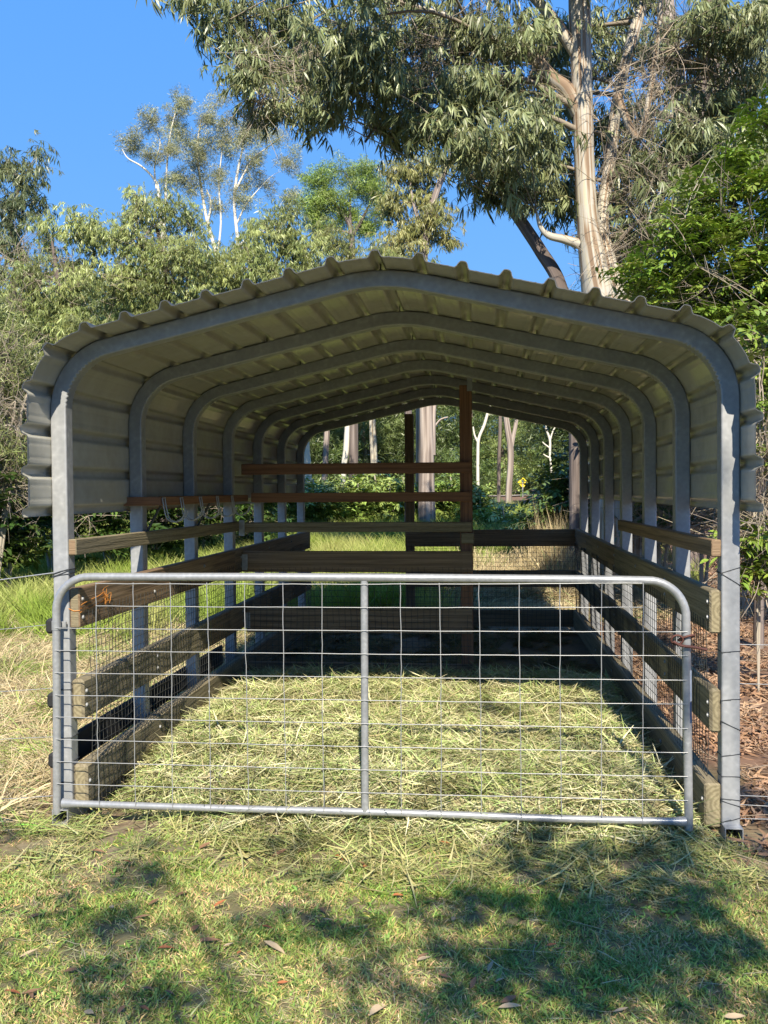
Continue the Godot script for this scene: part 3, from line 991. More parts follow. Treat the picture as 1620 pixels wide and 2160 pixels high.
func build_gate() -> void:
	var g := thing("farm_gate", Vector3(-1.6, 0, 0.05), "long galvanised tube gate with square wire mesh across the shelter's front", "gate")
	var off := Vector3(1.6, 0, 0)
	var fr := MB.new()
	var path := []
	path.append(Vector3(-1.612, 0.060, 0)); path.append(Vector3(-1.602, 0.6, 0)); path.append(Vector3(-1.597, 1.02, 0))
	for k in range(1, 12):
		var a := PI - (PI / 2) * k / 12.0
		path.append(Vector3(-1.427, 1.052, 0) + Vector3(cos(a), sin(a), 0) * 0.170)
	path.append(Vector3(-1.40, 1.222, 0)); path.append(Vector3(-0.6, 1.2215, 0)); path.append(Vector3(0.2, 1.217, 0)); path.append(Vector3(0.9, 1.211, 0)); path.append(Vector3(1.2, 1.206, 0))
	for k in range(1, 12):
		var a := PI / 2 - (PI / 2) * k / 12.0
		path.append(Vector3(1.216, 1.036, 0) + Vector3(cos(a), sin(a), 0) * 0.170)
	path.append(Vector3(1.386, 1.0, 0)); path.append(Vector3(1.390, 0.6, 0)); path.append(Vector3(1.396, 0.066, 0))
	for k in path.size(): path[k] += off
	wire(fr, path, 0.0195, 14)
	var main := part(g, "frame_tube", fr.mesh(M.galv_gate))
	var bt := MB.new()
	var bp := spline([off + Vector3(-1.58, 0.112, 0), off + Vector3(-0.8, 0.108, 0), off + Vector3(0.0, 0.110, 0), off + Vector3(0.8, 0.103, 0), off + Vector3(1.382, 0.105, 0)], 6)
	var br := PackedFloat32Array()
	for k in bp.size():
		var e := float(mini(k, bp.size() - 1 - k))
		br.append(0.0172 + 0.008 * maxf(0.0, 1.0 - e))
	tube(bt, bp, br, 12, true)
	part(g, "bottom_tube", bt.mesh(M.galv_gate))
	var ct := MB.new()
	wire(ct, [off + Vector3(-0.090, 0.115, 0), off + Vector3(-0.087, 0.6, 0), off + Vector3(-0.083, 1.205, 0)], 0.0178, 12)
	part(g, "middle_tube", ct.mesh(M.galv_gate))
	for k in 15:
		if k == 7: continue
		var x := -1.387 + 0.1841 * k
		var mb := MB.new()
		var pts := []
		for j in 23:
			var y := 1.196 - 0.0542 * (j * 20.0 / 22.0)
			pts.append(off + Vector3(x + rf(-0.0018, 0.0018) - 0.003 * sin(y * 3.0 + k), y, 0.018 + 0.002 * (j % 2)))
		wire(mb, pts, 0.0021, 5)
		part(g, "wire", mb.mesh(M.wire))
	for k in 10:
		var y := 1.191 - 0.1085 * k
		var x0 := -1.387 if k < 2 else -1.600
		var x1 := 1.189 if k < 2 else 1.388
		var mb := MB.new()
		var pts := []
		for j in 33:
			var t := j / 32.0
			pts.append(off + Vector3(lerpf(x0, x1, t), y - 0.004 * sin(t * PI) - 0.012 * t * (k / 9.0 - 0.4) + rf(-0.0012, 0.0012), 0.021))
		wire(mb, pts, 0.0021, 5)
		part(g, "wire", mb.mesh(M.wire))
	# hinge straps round the left tube
	for y in [0.985]:
		var hs := MB.new()
		tube(hs, PackedVector3Array([off + Vector3(-1.598, y - 0.022, 0), off + Vector3(-1.598, y + 0.022, 0)]), PackedFloat32Array([0.0225, 0.0225]), 14, true)
		part(g, "hinge_strap", hs.mesh(M.galv_gate))
		part(g, "hinge_pin", board_mesh(Vector3(0.05, 0.03, 0.012), 0.002, M.galv_gate), off + Vector3(-1.585, y, -0.028))
	# maker's sticker on the right tube
	var st := MB.new()
	var st2 := MB.new()
	for q in [[st, 0.80, 0.66], [st2, 0.655, 0.56]]:
		var mb: MB = q[0]
		var prev := 0
		for k in 7:
			var a := lerpf(0.15, 1.15, k / 6.0)
			var n := Vector3(cos(a), 0, sin(a))
			var s := mb.v.size()
			mb.add(off + Vector3(1.3895, q[1], 0) + n * 0.0200, n); mb.add(off + Vector3(1.3905, q[2], 0) + n * 0.0200, n)
			if k > 0: mb.quad(prev, s, s + 1, prev + 1)
			prev = s
	part(g, "sticker", st.mesh(M.sticker_white))
	part(g, "sticker", st2.mesh(M.sticker_blue))
	# rusty chain latch
	var ch := thing("chain_latch", Vector3(1.386, 0.945, 0.05), "rusty brown chain loop and pin hooked round the gate tube", "latch")
	var ring := MB.new()
	var pts := []
	for k in 19:
		var a := TAU * k / 18.0
		pts.append(Vector3(cos(a) * 0.034, 0.012 * sin(a * 1.0) + 0.01 * cos(a), sin(a) * 0.030))
	wire(ring, pts, 0.0055, 6)
	part(ch, "link", ring.mesh(M.rust))
	var l2 := MB.new()
	pts = []
	for k in 15:
		var a := TAU * k / 14.0
		pts.append(Vector3(-0.045 + cos(a) * 0.026, -0.006 + sin(a) * 0.022, 0.024 + 0.006 * sin(a)))
	wire(l2, pts, 0.005, 6)
	part(ch, "link", l2.mesh(M.rust))
	var pin := MB.new()
	wire(pin, Array(spline([Vector3(-0.062, -0.012, 0.03), Vector3(-0.03, -0.030, 0.034), Vector3(0.02, -0.036, 0.034), Vector3(0.085, -0.05, 0.02)], 4)), 0.0068, 7)
	part(ch, "pin", pin.mesh(M.rust))
	# orange twine round the end of the left plank
	var tw := thing("baling_twine", Vector3(-1.53, 1.06, -0.12), "frayed orange baling twine tied round a left side plank", "twine")
	var tm := MB.new()
	for k in 3:
		pts = []
		for j in 12:
			pts.append(Vector3(0.030 + 0.003 * k, -0.02 + 0.02 * k + 0.03 * j / 11.0 + rf(-0.004, 0.004), 0.12 - 0.30 * j / 11.0))
		wire(tm, pts, 0.002, 4)
	for k in 9:
		wire(tm, Array(spline([Vector3(0.034, 0.02, -0.18), Vector3(0.04 + rf(0, 0.01), rf(-0.02, 0.07), -0.18 + rf(-0.06, 0.06)), Vector3(0.04 + rf(0, 0.02), rf(-0.03, 0.08), -0.18 + rf(-0.1, 0.1))], 3)), 0.0013, 3)
	wire(tm, [Vector3(-0.028, 0.0, 0.118), Vector3(0.0, -0.012, 0.120), Vector3(0.03, -0.01, 0.119)], 0.002, 4)
	part(tw, "strands", tm.mesh(mat(lin(0.55, 0.22, 0.04), 0.8))).set_meta("kind", "stuff")

func build_fences() -> void:
	var lf := thing("wire_fence", Vector3(-1.60, 0, -0.03), "slack plain wires running from the left front post into tall grass", "fence")
	for q in [[1.232, -0.10, 0.003], [0.98, -0.02, 0.0016], [0.66, 0.02, 0.0016], [0.42, -0.02, 0.0016], [0.12, 0.0, 0.0022]]:
		var mb := MB.new()
		var pts := []
		for k in 15:
			var t := k / 14.0
			pts.append(Vector3(-0.04 - 3.2 * t, q[0] - 0.10 * sin(t * PI) + q[1] * t + rf(-0.003, 0.003), -0.25 * t))
		wire(mb, pts, q[2], 5)
		part(lf, "wire", mb.mesh(M.wire))
	for y in [0.97, 0.60, 0.30]:
		part(lf, "insulator", board_mesh(Vector3(0.045, 0.075, 0.045), 0.012, M.black), Vector3(-0.062, y, 0.0))
	var stay := board(lf, "stub_post", Vector3(-0.075, 0.0, -0.10), Vector3(-0.075, 0.27, -0.10), 0.075, 0.075, M.brown_wood, M.brown_wood)
	stay.basis = Basis(Vector3.UP, Vector3.LEFT, Vector3.BACK)
	var end := board(lf, "strainer_post", Vector3(-3.22, 0.0, -0.26), Vector3(-3.22, 1.35, -0.26), 0.11, 0.11, M.grey, M.end)
	end.basis = Basis(Vector3.UP, Vector3.LEFT, Vector3.BACK)
	var rt := thing("wire_fence", Vector3(1.60, 0, -0.05), "thin wires running from the right front post over leaf litter", "fence")
	for q in [[0.90, 0.10], [0.72, 0.05], [0.20, 0.03], [0.155, -0.02], [0.09, 0.08]]:
		var mb := MB.new()
		var pts := []
		for k in 13:
			var t := k / 12.0
			pts.append(Vector3(0.04 + 3.0 * t, q[0] + q[1] * t - 0.06 * sin(t * PI) + rf(-0.003, 0.003), -0.3 * t))
		wire(mb, pts, 0.0019, 5)
		part(rt, "wire", mb.mesh(M.wire))
	var e2 := board(rt, "strainer_post", Vector3(3.07, 0.0, -0.31), Vector3(3.07, 1.35, -0.31), 0.11, 0.11, M.grey, M.end)
	e2.basis = Basis(Vector3.UP, Vector3.LEFT, Vector3.BACK)

# ---------------------------------------------------------------- ground, straw, grass, litter
func soft_noise(seed_: int, freq: float) -> FastNoiseLite:
	var f := FastNoiseLite.new()
	f.noise_type = FastNoiseLite.TYPE_SIMPLEX_SMOOTH
	f.seed = seed_
	f.frequency = freq
	f.fractal_octaves = 3
	return f

func build_ground() -> void:
	var xs := []
	var zs := []
	for k in 141:
		var t := (k - 70) / 70.0
		xs.append(signf(t) * (9.0 * absf(t) + 171.0 * pow(absf(t), 5.0)))
	for k in 171:
		var t := k / 170.0
		zs.append(14.0 - 34.0 * t - 260.0 * pow(t, 6.0))
	var nz := soft_noise(77, 0.35)
	var mb := MB.new()
	for z in zs:
		for x in xs:
			var y := ground_h(x, z)
			var n := Vector3(ground_h(x - 0.1, z) - ground_h(x + 0.1, z), 0.2, ground_h(x, z - 0.1) - ground_h(x, z + 0.1)).normalized()
			var w := nz.get_noise_2d(x * 3.0, z * 3.0)
			var lawn := Color(0.16, 0.145, 0.07)
			var dirt := Color(0.24, 0.19, 0.125)
			var litter := Color(0.20, 0.12, 0.075)
			var dry := Color(0.30, 0.23, 0.13)
			var green := Color(0.12, 0.14, 0.05)
			var c := lawn
			if z > -0.2: c = lawn.lerp(dirt, clampf(1.0 - absf(z - 0.25) / 0.5 + w * 1.2, 0.0, 1.0))
			else: c = green
			if z < 0.2 and x < -1.7: c = dry.lerp(green, clampf((-z - 5.0) / 3.0 + w, 0.0, 1.0))
			if x > 1.6: c = c.lerp(litter, clampf((x - 1.6) * 1.5 + (-z) * 0.5 + 0.1 + w, 0.0, 1.0))
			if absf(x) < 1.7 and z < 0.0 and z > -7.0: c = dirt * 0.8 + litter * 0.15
			mb.add(Vector3(x, y, z), n, Vector2.ZERO, c)
	var cols := xs.size()
	for r in zs.size() - 1:
		for k in cols - 1:
			var a := r * cols + k
			mb.quad(a, a + 1, a + cols + 1, a + cols)
	tag(part(self, "ground", mb.mesh(M.ground)), "", "", "", "structure")
	# the road beyond the trees
	var rd := MB.new()
	var prev := 0
	for k in 41:
		var x := -12.0 + k * 1.2
		var s := rd.v.size()
		for e in [-54.5, -58.5]:
			var z: float = e - 0.12 * x
			rd.add(Vector3(x, ground_h(x, z) + 0.06, z), Vector3.UP)
		if k > 0: rd.quad(prev, s, s + 1, prev + 1)
		prev = s
	tag(part(self, "road", rd.mesh(M.road)), "", "", "", "structure")

func spots(count: int, x0: float, x1: float, z0: float, z1: float, f: Callable, tilt := 0.15, s0 := 0.8, s1 := 1.25) -> Array:
	var out := []
	for k in count:
		var x := rf(x0, x1)
		var z := rf(z0, z1)
		var w: float = f.call(x, z)
		if rng.randf() > w: continue
		out.append(Transform3D(Basis.from_euler(Vector3(rf(-tilt, tilt), rf(0, TAU), rf(-tilt, tilt))).scaled(Vector3.ONE * rf(s0, s1)), Vector3(x, ground_h(x, z), z)))
	return out

func bake(kind: String, variants: int, places: Array, colors: Array, m: Material) -> ArrayMesh:
	var mb := MB.new()
	for k in places.size(): mb.append(keep[kind + str(k % variants)], places[k], colors[k])
	return mb.mesh(m)

func tints(n: int, a: Color, b: Color) -> Array:
	var out := []
	for k in n: out.append(a.lerp(b, rng.randf()) * rf(0.8, 1.2))
	return out

func in_shed(x: float, z: float) -> bool:
	return absf(x) < 1.66 and z < -0.02 and z > -6.35

func bedding_h(x: float, z: float, nz: FastNoiseLite) -> float:
	var e := minf(minf(1.49 - absf(x), 0.10 - z), z + 3.08)
	var y := 0.05 + 0.085 * smoothstep(0.0, 0.3, e) + 0.03 * smoothstep(-0.5, -2.6, z)
	y += 0.05 * nz.get_noise_2d(x * 3.0, z * 3.0) + 0.02 * nz.get_noise_2d(x * 11.0, z * 11.0)
	if z > -0.2: y *= clampf((0.16 - z) / 0.36, 0.0, 1.0)
	# scraped thin in the left front corner
	y -= 0.10 * clampf(1.0 - Vector2(x + 1.45, z + 0.1).length() / 0.7, 0.0, 1.0)
	return maxf(y, -0.02)

func build_straw() -> void:
	var nz := soft_noise(9, 0.6)
	var mb := MB.new()
	var nx := 60
	var nzc := 66
	for r in nzc + 1:
		for k in nx + 1:
			var x := lerpf(-1.47, 1.47, float(k) / nx)
			var z := lerpf(0.10, -3.08, float(r) / nzc)
			var y := bedding_h(x, z, nz)
			var n := Vector3(bedding_h(x - 0.02, z, nz) - bedding_h(x + 0.02, z, nz), 0.04, bedding_h(x, z - 0.02, nz) - bedding_h(x, z + 0.02, nz)).normalized()
			mb.add(Vector3(x, y, z), n)
	for r in nzc:
		for k in nx:
			var a := r * (nx + 1) + k
			mb.quad(a, a + 1, a + nx + 2, a + nx + 1)
	var bed := part(self, "straw_bedding", mb.mesh(M.hay_base))
	tag(bed, "deep loose pale straw covering the pen floor behind the gate", "straw", "", "stuff")
	var pl := []
	var cl := []
	for k in 4700:
		var x := rf(-1.46, 1.46)
		var z := rf(0.13, -3.07)
		var y := bedding_h(x, z, nz)
		if y < 0.008 and rng.randf() < 0.85: continue
		pl.append(Transform3D(Basis.from_euler(Vector3(rf(-0.4, 0.4), rf(0, TAU), rf(-0.4, 0.4))).scaled(Vector3.ONE * rf(0.75, 1.45)), Vector3(x, y + rf(0.0, 0.035), z)))
		var c := Color(0.61, 0.56, 0.35).lerp(Color(0.42, 0.42, 0.20), clampf(0.32 + nz.get_noise_2d(x * 5.0 + 9.0, z * 5.0) * 1.3, 0.0, 1.0))
		if nz.get_noise_2d(x * 9.0 - 30.0, z * 9.0) > 0.25: c = c.lerp(Color(0.26, 0.20, 0.11), 0.55)
		cl.append(c * rf(0.7, 1.25))
	part(bed, "strands", bake("hay", 3, pl, cl, M.straw)).set_meta("kind", "stuff")
	# thin old straw further back
	var p2 := spots(220, -1.45, 1.45, -3.2, -6.6, func(_x, _z): return 1.0, 0.2, 0.8, 1.4)
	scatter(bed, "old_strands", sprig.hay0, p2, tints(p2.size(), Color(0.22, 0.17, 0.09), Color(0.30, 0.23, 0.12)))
	# wisps dropped in front of the gate
	var p3 := spots(330, -1.7, 1.7, 0.02, 0.75, func(_x, z): return clampf(0.75 - z * 1.2, 0.04, 1.0), 0.2, 0.6, 1.2)
	scatter(bed, "wisps", sprig.hay1, p3, tints(p3.size(), Color(0.46, 0.41, 0.20), Color(0.34, 0.32, 0.14)))

func build_grass() -> void:
	var nz := soft_noise(55, 0.5)
	# short lawn before the gate
	var lawn_w := func(x: float, z: float) -> float:
		var w := clampf(0.6 + nz.get_noise_2d(x * 4.0, z * 4.0) * 1.5 + (z - 0.5) * 0.55, 0.15, 1.0)
		return w * clampf((z - 0.12) / 0.5, 0.0, 1.0)
	var lawn := thing("lawn", Vector3.ZERO, "short patchy lawn grass in front of the gate", "grass")
	lawn.set_meta("kind", "stuff")
	var blades := spots(17000, -2.3, 2.3, 0.1, 2.1, lawn_w, 0.25, 0.7, 1.35)
	var tone := []
	for t in blades:
		var m := clampf(0.5 + nz.get_noise_2d(t.origin.x * 2.2 + 40.0, t.origin.z * 2.2), 0.0, 1.0)
		tone.append(Color(0.19, 0.30, 0.06).lerp(Color(0.36, 0.395, 0.145), m) * rf(0.75, 1.25))
	part(lawn, "tufts", bake("lawn", 3, blades, tone, M.grass)).set_meta("kind", "stuff")
	var far := spots(420, -6, 6, 2.1, 9.0, func(_x, _z): return 0.9, 0.05, 1.0, 1.4)
	scatter(lawn, "tufts", sprig.lawn0, far, tints(far.size(), Color(0.12, 0.19, 0.04), Color(0.22, 0.24, 0.08)))
	var dry := spots(3400, -2.3, 2.3, 0.1, 2.1, func(x, z): return clampf(0.35 - nz.get_noise_2d(x * 4.0, z * 4.0) * 1.5, 0.05, 1.0), 0.15, 0.3, 0.6)
	part(lawn, "thatch", bake("hay", 3, dry, tints(dry.size(), Color(0.54, 0.46, 0.28), Color(0.34, 0.27, 0.15)), M.straw)).set_meta("kind", "stuff")
	var weeds := spots(3600, -2.3, 2.3, 0.5, 2.1, func(x, z): return clampf(nz.get_noise_2d(x * 3.0 + 90.0, z * 3.0) * 2.0 + 0.2 + (z - 1.2) * 0.25, 0.0, 1.0), 0.35, 0.35, 0.75)
	part(lawn, "weeds", bake("weed", 1, weeds, tints(weeds.size(), Color(0.12, 0.23, 0.045), Color(0.20, 0.31, 0.075)), M.grass)).set_meta("kind", "stuff")
	# tall green grass on the left and behind
	var tall := thing("tall_grass", Vector3.ZERO, "tall bright green pasture grass beside and behind the shelter", "grass")
	tall.set_meta("kind", "stuff")
	for v in 3:
		var f := func(x: float, z: float) -> float:
			if in_shed(x, z): return 0.0
			var w := 1.0
			if z > -6.4: w = clampf((-x - 2.6) * 0.5, 0.0, 1.0) * clampf((-z - 4.4) / 1.5 + nz.get_noise_2d(x, z), 0.0, 1.0)
			elif z > -9.0: w = clampf(0.8 - (x + 1.0) * 0.35, 0.0, 1.0)
			if x > -0.1 and z > -14.5: w *= 0.05
			return w
		var p := spots(2600, -13.0, 4.0, -4.0, -24.0, f, 0.15, 0.7, 1.35)
		var cl := []
		for t in p:
			var m := clampf(0.4 + nz.get_noise_2d(t.origin.x * 1.2 + 12.0, t.origin.z * 1.2) * 1.4, 0.0, 1.0)
			cl.append(Color(0.25, 0.345, 0.06).lerp(Color(0.44, 0.45, 0.16), m) * rf(0.8, 1.2))
		scatter(tall, "tufts", sprig["tall%d" % v], p, cl)
	# dry grass on the left and behind on the right
	var dg := thing("dry_grass", Vector3.ZERO, "straw coloured dead grass matted along the shelter's left side and back", "grass")
	dg.set_meta("kind", "stuff")
	for v in 3:
		var f := func(x: float, z: float) -> float:
			if in_shed(x, z): return 0.0
			if z > -7.0:
				if x > 0.0: return 0.0
				return clampf((-x - 1.62) * 3.0, 0.0, 1.0) * clampf(1.2 + nz.get_noise_2d(x * 2.0, z * 2.0) - clampf((-z - 6.0) * 0.7, 0.0, 1.0) - maxf(z - 0.2, 0.0) * 2.5, 0.0, 1.0)
			return clampf((x - 0.1) * 1.5, 0.0, 1.0) * clampf((z + 12.5) * 0.5, 0.0, 1.0)
		var p := spots(1500, -6.0, 3.4, 0.9, -12.5, f, 0.2, 0.6, 1.15)
		for q in 420:
			var x := rf(0.0, 3.2)
			var z := rf(-8.6, -12.2)
			p.append(Transform3D(Basis.from_euler(Vector3(rf(-0.2, 0.2), rf(0, TAU), rf(-0.2, 0.2))).scaled(Vector3(1.0, rf(1.5, 2.4), 1.0)), Vector3(x, ground_h(x, z), z)))
		for q in 90:                                 # the standing clump at the back corner
			var a := rdir()
			var x := 1.72 + a.x * 0.5
			var z := -9.4 + a.z * 0.5
			p.append(Transform3D(Basis.from_euler(Vector3(rf(-0.3, 0.3), rf(0, TAU), rf(-0.3, 0.3))).scaled(Vector3(0.9, rf(2.2, 3.8), 0.9) * rf(0.8, 1.2)), Vector3(x, ground_h(x, z) + rf(0.0, 0.35) * (1.0 - Vector2(a.x, a.z).length() * 0.8), z)))
		var dc := tints(p.size(), Color(0.66, 0.56, 0.34), Color(0.42, 0.32, 0.18))
		for q in dc.size():
			if nz.get_noise_2d(p[q].origin.x * 3.0 + 70.0, p[q].origin.z * 3.0) > 0.22 and p[q].origin.z > -7.0: dc[q] = Color(0.30, 0.36, 0.10) * rf(0.8, 1.2)
		scatter(dg, "tufts", sprig["dry%d" % v], p, dc)
	var ss := []
	for q in 60:
		var a := rf(0, TAU)
		var r := sqrt(rng.randf()) * 0.42
		var x := 1.62 + cos(a) * r
		var z := -9.6 + sin(a) * r
		ss.append(Transform3D(Basis.from_euler(Vector3(rf(-0.25, 0.25), rf(0, TAU), rf(-0.25, 0.25))).scaled(Vector3(0.9, rf(2.2, 3.4), 0.9)), Vector3(x, ground_h(x, z), z)))
	scatter(dg, "standing_stems", sprig.tall0, ss, tints(ss.size(), Color(0.66, 0.54, 0.33), Color(0.46, 0.36, 0.21)))
	# leaf litter on the right and over the dirt
	var lt := thing("leaf_litter", Vector3.ZERO, "reddish brown fallen leaves and twigs covering the ground along the shelter's right side", "leaf litter")
	lt.set_meta("kind", "stuff")
	for v in 3:
		var f := func(x: float, z: float) -> float:
			if in_shed(x, z): return 0.0
			if x < 1.66:
				return 0.0 if z > -0.2 else 0.12
			return clampf((x - 1.5) * 2.0, 0.0, 1.0) * clampf(1.0 - (z - 0.3) * 1.2, 0.0, 1.0)
		var p := spots(900, -3.4, 7.0, 0.9, -13.0, f, 0.1, 0.8, 1.2)
		scatter(lt, "leaves", sprig["litter%d" % v], p, tints(p.size(), Color(0.30, 0.17, 0.10), Color(0.42, 0.29, 0.19)))
	var tw := spots(500, 1.75, 6.5, 0.6, -11.0, func(_x, _z): return 0.8, 0.3, 0.6, 1.1)
	var tc := tints(tw.size(), Color(0.25, 0.19, 0.14), Color(0.40, 0.33, 0.25))
	scatter(lt, "twigs", sprig.twigs, tw, tc)

func build_fallen_leaves() -> void:
	# single leaves that can be picked out on the lawn: photo pixel, length, turn, tone
	var list := [[438, 1990, 0.11, 0.3, 0], [350, 2002, 0.08, 0.1, 1], [410, 1966, 0.085, 1.5, 0], [465, 1912, 0.075, 0.5, 1], [386, 1886, 0.09, 0.9, 0], [690, 1941, 0.05, 0.2, 2], [578, 2000, 0.13, -0.5, 2], [1036, 2042, 0.085, 1.2, 2],
		[1076, 2126, 0.10, 0.2, 2], [1548, 2150, 0.09, -0.1, 2], [935, 2062, 0.06, -0.6, 0], [1416, 1868, 0.12, -0.9, 2], [1232, 1836, 0.06, 0.5, 0], [806, 1822, 0.08, -0.3, 0], [770, 1832, 0.06, 1.3, 1], [205, 1800, 0.10, 0.2, 0],
		[150, 2049, 0.07, 0.4, 0], [190, 2139, 0.08, -0.6, 2], [324, 1906, 0.09, 1.2, 0], [432, 1786, 0.09, 0.8, 0], [270, 1822, 0.06, 0.1, 1], [1040, 1788, 0.13, 0.1, 2], [505, 2015, 0.05, 1.4, 1], [800, 2130, 0.14, 1.1, 2], [1310, 2135, 0.07, 0.4, 2],
		[1605, 1925, 0.09, 0.3, 0], [60, 2010, 0.08, 0.7, 2], [1055, 2070, 0.05, 0.6, 2], [595, 2075, 0.05, 0.2, 1], [1180, 2010, 0.05, 0.0, 0], [300, 1938, 0.10, 0.0, 0], [590, 1800, 0.10, 0.7, 0], [1385, 1820, 0.06, 0.3, 0], [940, 1783, 0.10, 0.0, 1]]
	for k in 26: list.append([rf(10, 1610), rf(1790, 2150), rf(0.045, 0.085), rf(-1.5, 1.5), [0, 0, 1, 2][k % 4]])
	var tone := [Color(0.20, 0.115, 0.065), Color(0.30, 0.11, 0.045), Color(0.38, 0.29, 0.18)]
	var says := ["dull brown gum leaf lying on the lawn", "rusty red gum leaf lying on the lawn", "pale tan gum leaf lying on the lawn"]
	for q in list:
		var ray := at(q[0], q[1], 1.0) - CAM
		var p := CAM + ray * ((0.02 - CAM.y) / ray.y)
		var mb := MB.new()
		var l: float = q[2] * 0.78
		broad_leaf(mb, Vector3(-l * 0.5, 0.012, 0), Vector3(1, 0.12, 0).normalized(), Vector3(0.1, 1, 0.15).normalized(), l, l * rf(0.22, 0.34), tone[q[4]] * rf(0.85, 1.15), rf(-0.1, 0.35))
		var o := part(self, "fallen_leaf", mb.mesh(M.litter), Vector3(p.x, ground_h(p.x, p.z) + 0.012, p.z))
		o.rotation = Vector3(rf(-0.2, 0.2), q[3], rf(-0.2, 0.2))
		tag(o, says[q[4]], "leaf", "fallen leaves on the lawn: " + ["dull brown", "rusty red", "pale tan"][q[4]])
	for q in [[415, 2120, 0.11, 1.5, Color(0.42, 0.45, 0.20), "flat pale green straw blade standing out on the lawn"], [1110, 2006, 0.33, 0.05, Color(0.50, 0.45, 0.26), "long curved straw stalk lying across shaded grass"], [1300, 2068, 0.12, 0.5, Color(0.50, 0.45, 0.26), "short straight straw stalk on shaded grass"],
			[1292, 2022, 0.14, -0.8, Color(0.46, 0.41, 0.25), "thin straw stalk slanting over shaded grass"], [1600, 2046, 0.12, 0.3, Color(0.50, 0.45, 0.26), "short pale straw stalk at the lawn's shaded edge"], [1270, 1960, 0.30, -0.4, Color(0.40, 0.34, 0.22), "long dull straw stalk lying on shaded grass"]]:
		var ray := at(q[0], q[1], 1.0) - CAM
		var p := CAM + ray * ((0.035 - CAM.y) / ray.y)
		var mb := MB.new()
		var l: float = q[2]
		blade(mb, Vector3(-l * 0.5, 0, 0), Vector3.RIGHT, Vector3(0, 0.25, 1).normalized(), l, 0.008, Vector3(0, 0.0, 0.12 * l), q[4], 0.1, 8)
		var o := part(self, "straw_stalk", mb.mesh(M.straw), Vector3(p.x, ground_h(p.x, p.z) + 0.035, p.z))
		o.rotation.y = q[3]
		tag(o, q[5], "straw")

